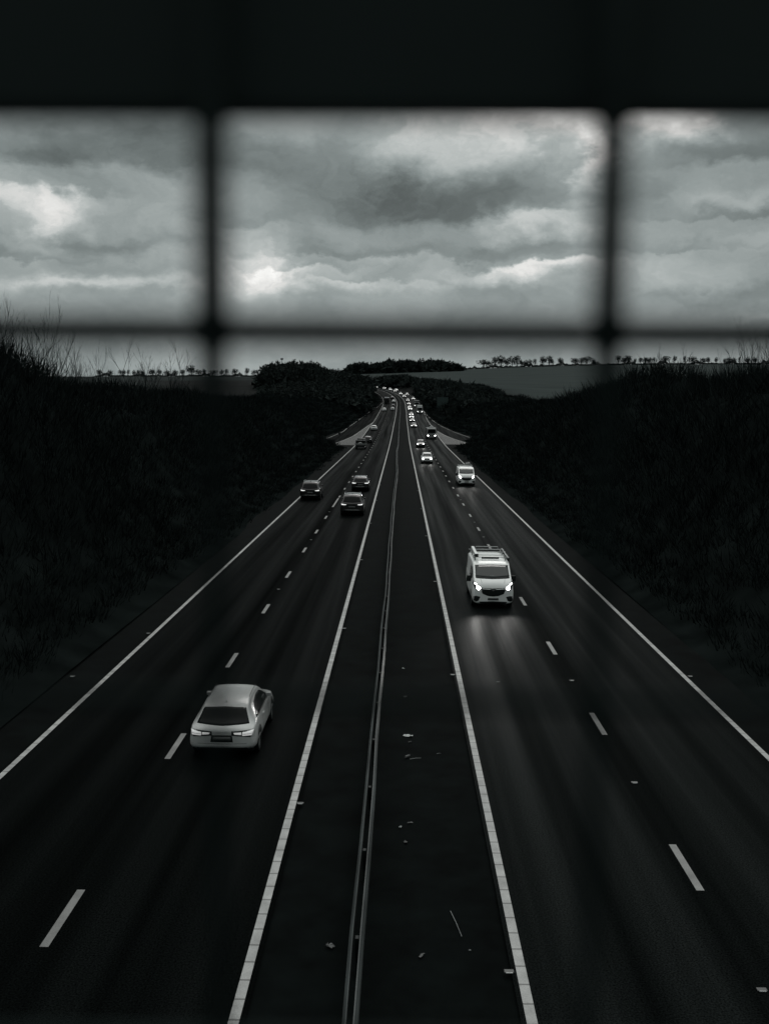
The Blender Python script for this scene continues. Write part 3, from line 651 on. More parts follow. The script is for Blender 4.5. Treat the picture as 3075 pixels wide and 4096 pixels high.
def flatbed_model():
    root=empty('flatbed_truck_model')
    c=MB();c.box(-1.05,1.05,-2.7,1.0,.72,.80);c.build('bed',M['trim'],root)
    c=MB();c.box(-1.05,1.05,-2.74,-2.70,.80,1.16,.008);t=c.build('tailgate',M['grey'],root)
    for s in (-1,1):
        c=MB();c.box(*sorted((s*1.02,s*1.06)),-2.68,.98,.80,1.16,.006);c.build('dropside',M['grey'],root)
    c=MB();c.box(-.98,.98,-2.1,.92,.80,1.75,.06);c.build('tarpaulin_load',M['black'],root)
    c=MB();c.tube([(-.45,-2.55,1.12),(-.3,-2.5,1.22),(-.05,-2.48,1.26),(.12,-2.5,1.27),(.28,-2.55,1.14)],[.04,.06,.07,.06,.04],7);c.build('sheet_fold',M['pale'],root)
    rows=[(0,.45,.9,1.25,1.95,.9,.9,.8),(.04,.42,.9,1.25,1.99,.95,.93,.83),(.5,.42,.9,1.25,2.0,.95,.93,.83),(.68,.42,.9,1.2,1.8,.95,.92,.8),(.88,.42,.85,1.1,1.2,.95,.9,.78),(1,.5,.75,.95,1.0,.88,.82,.7)]
    b,bv=loft_body(rows,1.9,'cab',M['black'],root)
    for v in b.data.vertices: v.co.y+=2.05
    bv=BVHTree.FromPolygons([v.co.copy() for v in b.data.vertices],[tuple(p.vertices) for p in b.data.polygons])
    patch(bv,[(-.7,1.28),(.7,1.28)],[(-.65,1.75),(.65,1.75)],'y',1,'windscreen',M['glass'],root,nu=8,nv=5)
    patch(bv,[(-.6,1.35),(.6,1.35)],[(-.6,1.8),(.6,1.8)],'y',-1,'rear_window',M['glass'],root,nu=8,nv=5)
    for s in (-1,1):
        c=MB();c.box(*sorted((s*.75,s*.98)),-2.80,-2.76,.50,.62,.01);c.build('tail_light',M['glass_dim'],root)
    c=MB();c.lathe([(-.02,.0),(-.02,.05),(.02,.05),(.02,0)],'x',(.93,-2.80,.56),10);c.build('marker_lamp',M['tail_on'],root)
    mb=MB();mb.box(-.9,.9,-2.72,-2.55,.42,.7,.02);mb.build('rear_bumper',M['trim'],root)
    c=MB();c.box(-.4,.4,-2.6,2.6,.45,.70);c.build('chassis',M['trim'],root)
    wheels(root,(-1.6,2.1),.98,.35,.22)
    return root
for k in ('saloon','suv','hatchback'): CARS[k]=car_model(k)
CARS['van']=box_van('van');CARS['van2']=box_van('van2');CARS['lorry']=lorry_model();CARS['box_lorry']=box_lorry_model();CARS['flatbed']=flatbed_model()
for o in bpy.data.objects:
    o.name=o.name  # names kept

GA='traffic driving away on the left carriageway';GO='oncoming traffic on the right carriageway'
# (kind, offset, y of vehicle centre)
sal=place('saloon',-4.25,27.0,0,'car','silver fastback car nearest the bridge, seen from behind on the left carriageway','car',GA,'silver',tail='tail_near',sc=.95)
place('suv',-8.13,96.,0,'car','dark estate car with lit tail lights overlapping the left edge line','car',GA,'black',tail='tail_on')
place('hatchback',-3.90,105.9,0,'car','dark hatchback with bright roof, in the overtaking lane ahead of the dark sport utility car','car',GA,'dark',tail='tail_on')
place('suv',-3.66,83.3,0,'car','dark sport utility car with curved lit tail lights and roof rails by the dashed line','car',GA,'dark',tail='tail_on')
place('flatbed',-7.6,201.,0,'flatbed_truck','flatbed truck with dark sheeted load and grey tailgate in the left lane','truck',GA)
place('hatchback',-7.1,227.5,0,'car','dark car just ahead of the flatbed truck, one tail light bright','car',GA,'dark',tail='tail_dim')
place('saloon',-7.5,292.,0,'car','pale silver car beside the tip of the left hatched triangle','car',GA,'pale')
place('saloon',-7.5,452.5,0,'car','small white car in the left lane beyond the hatched triangle','car',GA,'white')
place('hatchback',-3.9,461.,0,'car','small pale car in the overtaking lane, closest of the far group','car',GA,'pale')
place('suv',-3.9,499.5,0,'car','tiny dark car directly ahead of the small pale car','car',GA,'black',tail='tail_dim')
place('box_lorry',-7.5,544.,0,'box_lorry','dark box lorry driving away at the bend, left lane','lorry',GA)
place('saloon',-3.9,590.,0,'car','tiny dark car to the right of the dark box lorry at the bend','car',GA,'black')
place('hatchback',-3.9,553.,0,'car','small white car in the overtaking lane just before the bend','car',GA,'white')
# oncoming
van=place('van',4.31,46.8,0,'van','large white panel van with roof bars, pipe carrier and lit headlights, nearest oncoming vehicle','van',GO,'white',True,None,'lamp_on',sc=.94)
van2=place('van2',7.43,114.3,0,'van','white van with a lumpy roof load and round headlights beside the right edge line','van',GO,'white',True,None,'lamp_on',sc=.97)
c16=place('suv',4.14,155.1,0,'car','silver sport utility car with lit headlights behind the nearest white vans','car',GO,'pale',True,None,'lamp_on',sc=.92)
c17=place('suv',4.2,209.3,0,'car','dark car with lit headlights, next behind the oncoming silver one','car',GO,'black',True,None,'lamp_on',sc=.92)
lor=place('lorry',7.57,246.4+4.4,0,'lorry','pale lorry cab with three lit roof lamps beside the right hatched triangle','lorry',GO,head='lamp_on',oncoming=True,sc=.93)
FAR=[('hatchback',4.0,308.2,'dark','dark oncoming car alone in the overtaking lane beside the pale lorry\'s rear'),
('saloon',4.0,354.5,'black','black oncoming car, lowest of the tight far queue near the central reserve'),
('hatchback',4.0,384.8,'white','white oncoming car with glowing headlights, second in the far queue'),
('hatchback',4.0,407.2,'dark','dark oncoming car close behind the glowing white one, third in the far queue'),
('suv',4.0,460.8,'white','white oncoming car level with the far lorry, overtaking lane'),
('hatchback',4.0,490.0,'grey','grey oncoming car half hidden behind the white one beside the far lorry'),
('saloon',4.0,530.5,'black','black oncoming car in the overtaking lane level with the dark lorry'),
('suv',4.0,563.8,'dark','dark oncoming car with bright roof line where the road starts to bend'),
('hatchback',4.0,605.2,'grey','grey oncoming car on the bend, inner side next to the reserve'),
('hatchback',4.0,630.2,'silver','silver oncoming car on the bend with wide bright headlights'),
('suv',4.0,662.2,'dark','oncoming car with the most dazzling headlights high on the bend'),
('suv',4.0,682.8,'pale','pale oncoming car near the top of the bend, inner lane'),
('hatchback',4.0,709.,'dark','dark oncoming car lowest of the cluster at the top of the bend'),
('suv',7.0,722.,'pale','pale oncoming car rearmost of the cluster at the top of the bend'),
('hatchback',4.0,738.,'black','farthest oncoming car, one headlight showing past the left wood'),
('hatchback',7.7,680.2,'silver','silver oncoming car in the outer lane near the top of the bend'),
('saloon',7.7,627.8,'black','black oncoming car in the outer lane on the bend, only its lamps showing'),
('saloon',7.7,580.8,'dark','dark oncoming car in the outer lane ahead of the lorries')]
for k,o_,y,p,l in FAR: place(k,o_,y+2.,0,'car',l,'car',GO,p,True,None,'lamp_far',sc=.97)
s_=place('box_lorry',7.7,506.5+4,0,'box_lorry','dark oncoming box lorry behind the far white fronted one','lorry',GO,oncoming=True,head='lamp_far')
t_=place('lorry',7.7,426.5+4.4,0,'lorry','far oncoming lorry with a white upper front where the right slip road leaves','lorry',GO,oncoming=True,head='lamp_far',sc=.95)
c=MB();c.box(-1.05,1.05,3.0,4.28,3.02,3.75,.1);w=c.build('wind_deflector',M['white'],t_)
for ch in list(t_.children):
    if base(ch.name)=='roof_lamp': bpy.data.objects.remove(ch)
for k,p in CARS.items():
    if k not in USED: raise RuntimeError(k)
# dipped headlamp beams of the four nearest oncoming vehicles
def beams(root,x,y,z,watt,sz=48):
    for s in (-1,1):
        l=bpy.data.lights.new('headlamp_beam','SPOT');l.energy=watt;l.spot_size=math.radians(sz);l.spot_blend=.8;l.shadow_soft_size=.07;l.color=(1,.99,.95)
        o=bpy.data.objects.new('headlamp_beam',l);COL.objects.link(o);o.parent=root
        o.location=(s*x,y,z);o.rotation_euler=(math.radians(90-4),0,0)
van.scale=(.94,.94,.97);van2.scale=(.97,.97,1.0)
beams(van,.66,2.60,.86,150,66);beams(van2,.66,2.60,.86,80);beams(c16,.63,2.38,.78,60);beams(c17,.63,2.38,.78,60)

# ------------------------------------------------------------------ studs and litter
def stud_model():
    root=empty('road_stud');c=MB();c.box(-.085,.085,-.05,.05,0,.022,.008);c.build('casing',M['stud'],root)
    c=MB();c.box(-.06,.06,-.062,-.048,.004,.02,.003);c.build('lens',M['stud_lens'],root);return root
st=stud_model();first=True
SP=[(LI+.17,22.2+18*k,'inner edge of the left carriageway') for k in range(0,6)]+[(RI-.20,15.45+17.9*k,'inner edge of the right carriageway') for k in range(0,6)]
SP+=[(RM,y,'right lane line') for y in (15.05,23.75,32.8,50.8,68.85,77.45,95.55)]+[(LM,y,'left lane line') for y in (48.65,66.6,83.95)]+[(RO+.2,33.5,'right verge'),(LO-.2,38.95,'left verge'),(-10.5,32.6,'left verge')]
for o_,y,w in SP:
    r=st if first else tree_copy(st);first=False
    r.location=at(o_,y,.006);r.rotation_euler=(0,0,0 if o_<0 else 0)
    tag(r,'small reflective road stud set along the '+w,'road stud','road studs along the '+w)
    big = .9
    r.scale=(big,big,big)
def litter(name,o_,y,mb,m,label,cat,rz_=0,group=None):
    ob=mb.build(name,m);ob.location=at(o_,y,-.035 if abs(o_)<1.5 else .01);ob.rotation_euler=(0,0,rz_);ob.scale=(.85,.85,.85);tag(ob,label,cat,group)
def crumple(sx,sy,sz,n=7,m=4):
    mb=MB();vs=[];fs=[]
    for j in range(m):
        for i in range(n): vs.append(((i/(n-1)-.5)*sx+random.uniform(-.01,.01),(j/(m-1)-.5)*sy+random.uniform(-.01,.01),random.uniform(.01,sz)))
    for j in range(m-1):
        for i in range(n-1): a=j*n+i;fs.append((a,a+1,a+n+1,a+n))
    k=len(vs);vs+=[(x,y,z-.006) for x,y,z in vs];fs+=[tuple(q+k for q in f[::-1]) for f in fs]
    mb.add(vs,fs);return mb
litter('torn_sheet',.45,27.1,crumple(.30,.14,.05),M['litter'],'torn white sheet lying in the central reserve','litter',-.25)
litter('torn_sheet',.50,26.6,crumple(.10,.05,.04),M['litter2'],'small grey scrap just below the torn white sheet','litter',.3)
mb=MB();mb.lathe([(0,0),(0,.035),(.16,.036),(.20,.016),(.235,.014),(.235,0)],'x',(0,0,.04),12);litter('bottle',.37,25.35,mb,M['litter2'],'crushed plastic bottle beside the thin stick in the central reserve','bottle',.9)
def stick(x,l=.36,r=.006):
    mb=MB();mb.tube([(-l/2,0,.02),(0,.006,.03),(l/2,0,.02)],[r,r,r*.7],5);return mb
litter('stick',.63,25.3,stick(0),M['stick'],'thin pale stick pointing right beside the crushed bottle','stick',.32)
litter('stick',1.24,25.7,stick(0,.14,.005),M['stick'],'short pale stick right of the crushed bottle','stick',.4)
litter('rod',1.22,17.0,stick(0,1.05,.005),M['stick'],'long thin pale rod lying in the central reserve, lower right','rod',-1.40)
litter('litter_scrap',.24,21.05,crumple(.08,.06,.05),M['litter'],'small pale scrap of litter below the bottle, nearest the barrier','litter',.6)
litter('litter_scrap',.46,21.3,crumple(.14,.05,.03),M['litter2'],'faint grey curl of litter right of the small pale scrap','litter',.2)
litter('litter_scrap',.36,20.3,crumple(.09,.09,.04),M['litter2'],'faint crumpled scrap midway down the central reserve','litter',1.)
litter('litter_scrap',.39,30.8,crumple(.10,.10,.07),M['litter2'],'grey scrap of litter farther up than the torn sheet','litter',.5)
litter('litter_scrap',.34,34.2,crumple(.08,.10,.06),M['litter'],'tiny white scrap, farthest litter in the central reserve','litter',.5)
litter('litter_scrap',.60,15.95,crumple(.05,.16,.03,4,6),M['litter2'],'grey strip of litter low in the central reserve by the long rod','litter',-.5)
litter('litter_scrap',-.92,16.2,crumple(.17,.10,.05),M['litter2'],'grey crumpled litter left of the crash barrier near the bottom','litter',-.6)
litter('litter_scrap',1.4,16.15,crumple(.03,.02,.02,3,3),M['litter'],'tiny pale dot of litter near the right median edge line','litter',0)
litter('litter_scrap',3.4,32.5,crumple(.17,.05,.03),M['litter2'],'flat grey scrap lying in the right overtaking lane in front of the van','litter',.1)
mb=crumple(.30,.30,.30);litter('plastic_bag',-12.2,58.1,mb,M['litter2'],'crumpled pale plastic bag caught on the left bank','bag',.3)
bpy.data.objects['plastic_bag'].location.z=float(ground_z(-12.4,58.1))+.1
for o_,y,l in ((-11.3,41.5,'tiny pale scrap on the left verge nearest the edge line'),(-11.5,53.2,'tiny pale scrap on the left verge below the plastic bag')):
    litter('litter_scrap',o_,y,crumple(.14,.08,.06),M['litter'],l,'litter',.2);bpy.data.objects[-1] if 0 else None

# ------------------------------------------------------------------ signs
def sign(name,x,y,z0,w,h,post,label,face='sign',posts=2,yaw=0):
    g=float(ground_z(x,y));r=empty(name,(x,y,g),yaw);tag(r,label,'sign')
    c=MB();c.box(-w/2,w/2,-.03,.03,z0-g,z0-g+h,.01);b=c.build('sign_face',M[face],r)
    c=MB();c.box(-w/2,w/2,.031,.05,z0-g+h*.45,z0-g+h*.55);c.build('brace',M['steel2'],b)
    for k in range(posts):
        px=0 if posts==1 else (-.3+.6*k)*w
        c=MB();c.tube([(px,.08,-.2),(px,.08,z0-g+h*.9)],.06,8);c.build('post',M['steel2'],r)
sign('road_sign',17.3,430,7.2,4.6,4.3,2,'large rectangular direction sign above the right hedge','sign')
sign('road_sign',20.2,262,2.3,1.5,1.1,2,'small dim sign on the right bank beyond the slip road','sign')
sign('road_sign',-14.9,560,9.4,1.6,.9,2,'tiny dim sign at the left roadside before the bend','sign')
r=empty('marker_post',(-13.9,232,float(ground_z(-13.9,232))));tag(r,'thin dark marker post with small plate at the left slip road nose','post')
c=MB();c.tube([(0,0,-.1),(0,0,2.1)],.06,8);c.build('post',M['steel2'],r)
c=MB();c.box(-.22,.22,-.05,-.02,1.55,2.1,.01);c.build('plate',M['steel2'],r)

# ------------------------------------------------------------------ vegetation
def scrub_object(name,side,label):
    """dense leafless scrub on the cutting: upright twig sprays, merged as one mass"""
    V=[];F=[];nb=0
    pts=[]
    ranges=[(10,60,.9),(60,130,1.15),(130,215,1.5),(215,330,1.9),(330,470,2.6),(470,640,3.3)]
    for y0,y1,sp in ranges:
        y=y0
        while y<y1:
            cut=float((cut_l if side<0 else cut_r)(y))
            o_=abs(cut)+.6
            omax=abs(cut)+(30 if y<330 else 42)
            while o_<omax:
                pts.append((side*(o_+random.uniform(-.5,.5)*sp),y+random.uniform(-.5,.5)*sp,sp,o_-abs(cut)));o_+=sp*(1. if o_<abs(cut)+18 else 1.7)
            y+=sp
    P=np.array(pts);x=P[:,0]+rx(P[:,1]);y=P[:,1];sp=P[:,2];dc=P[:,3]
    # low grass near the verge then taller shrubs
    hgt=np.interp(dc,[0,1.5,4,9,14,45],[.35,.8,1.8,3.2,4.0,4.3])
    lump=1.0+.24*np.sin(x*.35+1.7*side)*np.sin(y*.21+.4)+.14*np.sin(y*.083+2*side)+RNG.uniform(-.14,.18,len(x))
    PROF=[2.0,2.0,1.72,1.3,1.12,1.08,1.0,.92,.85,.75,.8] if side<0 else [1.9,1.95,1.6,1.4,1.05,2.05,1.45,1.0,.85,.72,.8]
    prof=np.interp(y,[0,50,62,75,90,105,125,160,230,330,640],PROF)
    hgt=hgt*lump*prof;hgt=np.maximum(hgt,.2)
    z=ground_z(x,y)-.1
    # 1) continuous canopy: an uneven sheet following the brushwood tops
    def tops(xx,yy,dcc):
        hh=np.interp(dcc,[-1.5,0,1.5,4,9,14,45],[.0,.25,.6,1.6,3.0,3.9,4.2])
        lp=1.0+.24*np.sin(xx*.35+1.7*side)*np.sin(yy*.21+.4)+.14*np.sin(yy*.083+2*side)
        pf=np.interp(yy,[0,50,62,75,90,105,125,160,230,330,640],PROF)
        return hh*lp*pf
    ysg=np.r_[np.arange(6,130,1.3),np.arange(130,330,2.4),np.arange(330,645,4.)]
    dcg=np.r_[-.8,-.3,np.arange(.2,20,.9),np.arange(20,42,2.)]
    YG,DG=np.meshgrid(ysg,dcg,indexing='ij')
    CG=np.abs((cut_l if side<0 else cut_r)(YG));XG=np.interp(YG,YS,XC)+side*(CG+DG)
    XG=XG+RNG.uniform(-.3,.3,XG.shape)*(DG>.5);ZG=ground_z(XG,YG)+tops(XG,YG,DG)*.74*RNG.uniform(.9,1.08,XG.shape)-.12*(DG<0)
    Rr,Cc=XG.shape;V1=np.stack([XG,YG,ZG],-1).reshape(-1,3);i_=(np.arange(Rr-1)[:,None]*Cc+np.arange(Cc-1)[None]).ravel()
    F1=np.concatenate([np.stack([i_,i_+1,i_+Cc+1],-1),np.stack([i_,i_+Cc+1,i_+Cc],-1)])
    # 2) twigs: thin blades leaning outwards, many per clump
    n=len(x);m=70;idx=np.repeat(np.arange(n),m);N_=len(idx)
    t=RNG.uniform(0,2*PI,N_);r0=sp[idx]*RNG.uniform(0,1.,N_)
    bx=x[idx]+np.cos(t)*r0;by=y[idx]+np.sin(t)*r0;bz=z[idx]+hgt[idx]*RNG.uniform(.45,.78,N_)
    ln=(.3+.15*hgt[idx])*RNG.uniform(.5,1.5,N_);lean=RNG.uniform(.1,.8,N_);ta=t+RNG.uniform(-.9,.9,N_)
    tx=bx+np.cos(ta)*lean*ln;ty=by+np.sin(ta)*lean*ln;tz=bz+ln*RNG.uniform(.5,1.0,N_)
    wd=np.clip(.012+.00022*by,.014,.09)*RNG.uniform(.7,1.6,N_);pa=t+RNG.uniform(0,PI,N_)
    A=np.stack([bx-np.cos(pa)*wd,by-np.sin(pa)*wd*.3,bz],-1);B=np.stack([bx+np.cos(pa)*wd,by+np.sin(pa)*wd*.3,bz],-1);C=np.stack([tx,ty,tz],-1)
    V2=np.stack([A,B,C],1).reshape(-1,3);F2=np.arange(N_*3).reshape(-1,3)+len(V1)
    o=np_mesh(name,np.concatenate([V1,V2]),np.concatenate([F1,F2]),M['scrub']);tag(o,label,'scrub',kind='stuff')
    o.data.materials.append(M['under']);mi=np.zeros(len(F1)+len(F2),np.int32);mi[:len(F1)]=1;o.data.polygons.foreach_set('material_index',mi)
    print('scrub',n,len(V1)//1,N_)
scrub_object('roadside_scrub',-1,'dark leafless scrub covering the left bank of the cutting')
scrub_object('roadside_scrub',1,'dark leafless scrub covering the right bank of the cutting')

def sapling_mesh(h,seed,spread=.5,n1=9):
    rr=random.Random(seed);mb=MB()
    def grow(p,d,l,r,lev):
        pts=[p];q=Vector(p);dd=Vector(d)
        for _ in range(4):
            dd=(dd+Vector((rr.uniform(-.13,.13),rr.uniform(-.13,.13),rr.uniform(-.02,.12)))).normalized();q=q+dd*l/4;pts.append(q.copy())
        mb.tube(pts,[r,r*.85,r*.68,r*.5,r*.25],4 if lev else 6,False)
        if lev<3:
            for k in range(n1 if lev==0 else (6 if lev==1 else 4)):
                t=rr.uniform(.25,.98);j=min(3,int(t*4));b=pts[j].lerp(pts[j+1],t*4-j)
                a=rr.uniform(0,2*PI);nd=(dd+Vector((math.cos(a),math.sin(a),0))*rr.uniform(.35,.8)*spread*2).normalized()
                grow(b,nd,l*rr.uniform(.3,.5),r*.42,lev+1)
    stems=rr.randint(3,5)
    for s in range(stems):
        a=rr.uniform(0,2*PI);d=Vector((math.cos(a)*spread*.5,math.sin(a)*spread*.5,1)).normalized()
        grow(Vector((math.cos(a)*.1,math.sin(a)*.1,0)),d,h*rr.uniform(.7,1),.028+.004*h,0)
    return mb
SAPM=[]
for i in range(4):
    o=sapling_mesh(5.2,100+i,[.35,.5,.65,.45][i],8).build('bare_sapling',M['twig'],recalc=False);SAPM.append(o)
def sap_at(px,y,top_py,i,label):
    """px,top: where it stands out on the skyline, as lateral distance and top height"""
    x=px;g=float(ground_z(x,y));src=SAPM[i%4];o=src if not src.get('label') else src.copy()
    if o is not src: COL.objects.link(o)
    s=(top_py-g)/5.2;o.location=(x,y,g);o.scale=(s*.62,s*.62,s);o.rotation_euler=(0,0,random.uniform(0,6));tag(o,label,'sapling','bare saplings standing above the roadside scrub')
def PX(px,y,py): # display px -> lateral, height at distance y
    return (px-866)/2210*y, 9.01+(870+.0076*(px-866)-py)/2210*y
for (px,y,py,l) in [(8,58,722,'bare sapling at the left edge of the picture, leftmost'),(45,60,716,'tall bare sapling, second from the left edge'),(72,61,728,'bare sapling, third from the left edge on the left bank'),
    (112,66,762,'low twiggy sapling right of the tall left group'),(160,70,778,'bare sapling with fan shaped twigs left of the wire'),(196,74,790,'short twiggy sapling on the left skyline'),
    (318,82,772,'slender bare sapling leaning above the far left field'),(352,84,782,'bare sapling close left of the wire against the left field'),
    (1652,64,742,'tall bare sapling at the right edge of the picture'),(1625,66,768,'bare sapling next to the one at the right edge'),(1560,75,786,'low twiggy sapling on the right skyline'),
    (1445,88,800,'bare sapling right of the gap in the right scrub'),(1500,82,800,'twiggy sapling rising before the right field')]:
    x,z=PX(px,y,py+9);sap_at(x,y,z,random.randint(0,3),l)

# ridge and wood trees: a tapering trunk with limbs and a broken crown of leaf and twig clumps
def crown_arrays(h,w,seed,nc=420,leaf=.55):
    r=np.random.default_rng(seed);nl=7
    lobes=[(r.uniform(-.22,.22)*w,r.uniform(-.22,.22)*w,h*r.uniform(.25,.72),r.uniform(.26,.38)*w,r.uniform(.18,.28)*h) for _ in range(nl)]
    V=[]
    for k in range(nc):
        l=lobes[k%nl];d=r.normal(size=3);d/=np.linalg.norm(d);q=r.uniform(.55,1.05)
        c=np.array([l[0]+d[0]*l[3]*q,l[1]+d[1]*l[3]*q,l[2]+d[2]*l[4]*q])
        u=r.normal(size=3);v=r.normal(size=3);u/=np.linalg.norm(u);v/=np.linalg.norm(v);s=leaf*r.uniform(.5,1.5)
        V+= [c+u*s,c+v*s*.8,c-(u+v)*s*.6]
    return np.array(V)
def tree_model(h,w,seed,nc=420,leaf=.55):
    root=empty('tree');rr=random.Random(seed);mb=MB()
    top=Vector((rr.uniform(-.3,.3),rr.uniform(-.3,.3),h*.62));mb.tube([(0,0,-.5),(.05,0,h*.2),top*.7,top],[.3,.25,.17,.08],7)
    for k in range(6):
        a=k*1.05+rr.uniform(-.3,.3);b=Vector((0,0,h*rr.uniform(.2,.45)));e=Vector((math.cos(a)*w*.32,math.sin(a)*w*.32,h*rr.uniform(.55,.8)))
        mb.tube([b,b.lerp(e,.5)+Vector((0,0,.3)),e],[.13,.08,.03],5)
    mb.build('trunk',M['bark'],root)
    V=crown_arrays(h,w,seed,nc,leaf);o=np_mesh('crown',V,np.arange(len(V)).reshape(-1,3),M['leaf']);o.parent=root
    return root
TP=[tree_model(10,10,1),tree_model(10,8,2),tree_model(10,12,3),tree_model(10,7,4,320),tree_model(10,9,5,520)]
TU=set()
def put_tree(i,x,y,h,w,label,group,zoff=0):
    src=TP[i];o=src if i not in TU else tree_copy(src);TU.add(i)
    o.location=(x,y,float(ground_z(x,y))+zoff);o.scale=(w/10,w/10,h/10);o.rotation_euler=(0,0,random.uniform(0,6.28))
    tag(o,label,'tree',group)
RIDGE=1400.
def sx(px,y): return (px-1600)/4092*y
def hz(px): return 1611+.0076*(px-1600)
adj=['low round','tall narrow','broad spreading','small','dense domed','ragged','leaning','compact']
# left ridge (source px x, crown top px, half width px)
LT=[(397,1492,10),(440,1490,11),(483,1496,7),(497,1497,6),(513,1498,5),(535,1494,7),(553,1492,8),(570,1494,8),(612,1494,14),(640,1495,8),(668,1492,10),(700,1490,11),(731,1495,8),(765,1479,16),(795,1492,12),(818,1494,9),(850,1495,11),(887,1492,10),(905,1494,8),(938,1489,13),(987,1487,9),(1013,1492,8),(1027,1493,6)]
for k,(px,ty,hw) in enumerate(LT):
    y=RIDGE+random.uniform(-15,15);x=sx(px,y);g=float(ground_z(x,y));top=9.01+(hz(px)-ty)/4092*y
    pos='rightmost but %s'%['none','one','two','three','four','five','six','seven','eight','nine','ten','eleven','twelve','thirteen','fourteen','fifteen','sixteen','seventeen','eighteen','nineteen','twenty','twenty one','twenty two'][len(LT)-1-k]
    if k==13: lab='big domed oak like tree, tallest on the left horizon'
    elif k==len(LT)-1: lab='small tree on the left horizon next to the big rounded wood'
    else: lab='%s tree on the left horizon, %s in the row'%(adj[k%8],pos)
    put_tree(random.randint(0,4),x,y,max(7,top-g+2)*1.6,hw*2/4092*y*1.6*random.uniform(.9,1.2),lab,'trees along the left ridge')
RT=[(35,148,30),(70,152,14),(100,140,22),(133,133,22),(165,146,12),(195,133,20),(222,133,20),(243,148,10),(265,148,20),(292,145,14),(322,148,12),(365,133,20),(400,133,18),(415,146,12),(463,132,16),(545,133,18),(578,140,12),(605,130,22),(648,138,12),(785,130,20),(818,136,12),(845,128,24),(877,148,8),(905,150,8),(935,136,25),(960,146,14),(983,148,8),(1048,128,24),(1098,128,9),(1150,132,11),(1198,126,22),(1255,132,18),(1287,142,10),(1327,138,8),(1375,148,8),(1402,134,16),(1428,142,12),(1455,145,8),(1500,150,12),(1545,138,12)]
nth=['first','second','third','fourth','fifth','sixth','seventh','eighth','ninth','tenth','eleventh','twelfth','thirteenth','fourteenth','fifteenth','sixteenth','seventeenth','eighteenth','nineteenth','twentieth']
for k,(cx_,ty,hw) in enumerate(RT):
    px=1900+cx_*.7074;ty=1350+ty*.7074;hw*=.7074;y=RIDGE+random.uniform(-12,12);x=sx(px,y);g=float(ground_z(x,y));top=9.01+(hz(px)-ty)/4092*y
    where=('%s tree from the wood along the right ridge'%nth[k]) if k<20 else ('%s tree from the right end of the right ridge'%nth[len(RT)-1-k])
    put_tree(random.randint(0,4),x,y,max(7,top-g+2)*1.6,hw*2/4092*y*1.6*random.uniform(.9,1.2),adj[(k*3)%8]+' '+where,'trees along the right ridge')

def wood(name,items,label,leaf=.8,nc=300):
    Vs=[]
    for k,(x,y,h,w) in enumerate(items):
        V=crown_arrays(10,10,500+k%40,nc,leaf);V=V*np.array([w/10,w/10,h/10])+np.array([x,y,0]);V[:,2]+=float(ground_z(x,y))
        lowv=V.copy();Vs.append(V)
        # understorey: stems and brush down to the ground
        r=np.random.default_rng(900+k);n=60;c=np.stack([x+r.uniform(-.5,.5,n)*w,y+r.uniform(-.5,.5,n)*w,float(ground_z(x,y))+r.uniform(0,.45,n)*h],-1)
        u=r.normal(size=(n,3))*leaf*1.5;v=r.normal(size=(n,3))*leaf*1.5
        Vs.append(np.stack([c+u,c+v,c-u-v],1).reshape(-1,3))
    V=np.concatenate(Vs);o=np_mesh(name,V,np.arange(len(V)).reshape(-1,3),M['leaf']);tag(o,label,'wood',kind='stuff')
R_=random.Random(5)
# left-centre wood, outline tops from the photo (source px, top px)
def topline(px,tab): return float(np.interp(px,[t[0] for t in tab],[t[1] for t in tab]))
TL=[(1040,1500),(1052,1470),(1075,1455),(1130,1449),(1200,1446),(1240,1449),(1290,1468),(1340,1480),(1385,1486),(1420,1490),(1480,1500),(1530,1530)]
items=[]
for px in range(1050,1535,7):
    for y0 in (640,690,740):
        p=px+R_.uniform(-5,5);y=y0+R_.uniform(-20,20);x=sx(p,y)
        if x>rx(min(y,1090))-16: continue
        g=float(ground_z(x,y));top=9.01+(hz(p)-topline(p,TL)-R_.uniform(-2,6)-(740-y0)*.06)/4092*y
        if top-g>3: items.append((x,y,(top-g)*1.14,R_.uniform(7,12)))
# flanks falling toward the road on the left
for px in range(1060,1500,9):
    for y0,dy in ((480,36),(540,24),(590,12)):
        p=px+R_.uniform(-6,6);y=y0+R_.uniform(-20,20);x=sx(p,y)
        if x>rx(y)-19: continue
        g=float(ground_z(x,y));top=9.01+(hz(p)-topline(p,[(1050,1530),(1150,1510),(1300,1515),(1440,1520),(1500,1545)])-dy-R_.uniform(0,8))/4092*y
        if top-g>2: items.append((x,y,(top-g)*1.14,R_.uniform(6,10)))
# roadside trees filling beside the left carriageway towards the bend
for k in range(150):
    y=R_.uniform(400,700);o_=-R_.uniform(17,48);p=at(o_,y);g=float(ground_z(p.x,p.y))
    items.append((p.x,p.y,R_.uniform(6,9.5)*(1.25 if y>560 else .9),R_.uniform(5,8)))
wood('broadleaf_wood',items,'large rounded dark wood on the hill left of the road bend',.75,240)
# centre wood on the ridge behind the bend
TC=[(1385,1478),(1400,1462),(1440,1456),(1480,1462),(1520,1452),(1550,1444),(1580,1450),(1620,1446),(1660,1450),(1700,1448),(1740,1444),(1760,1452),(1800,1456),(1832,1468)]
items=[]
for px in range(1388,1835,6):
    for y0 in (1290,1340):
        p=px+R_.uniform(-4,4);y=y0+R_.uniform(-20,20);x=sx(p,y);g=float(ground_z(x,y));top=9.01+(hz(p)-topline(p,TC)-R_.uniform(-9,8))/4092*y
        items.append((x,y,max(6,(top-g)*1.13),R_.uniform(9,14)))
wood('ridge_wood',items,'dark wood along the skyline behind the road bend',1.4,200)
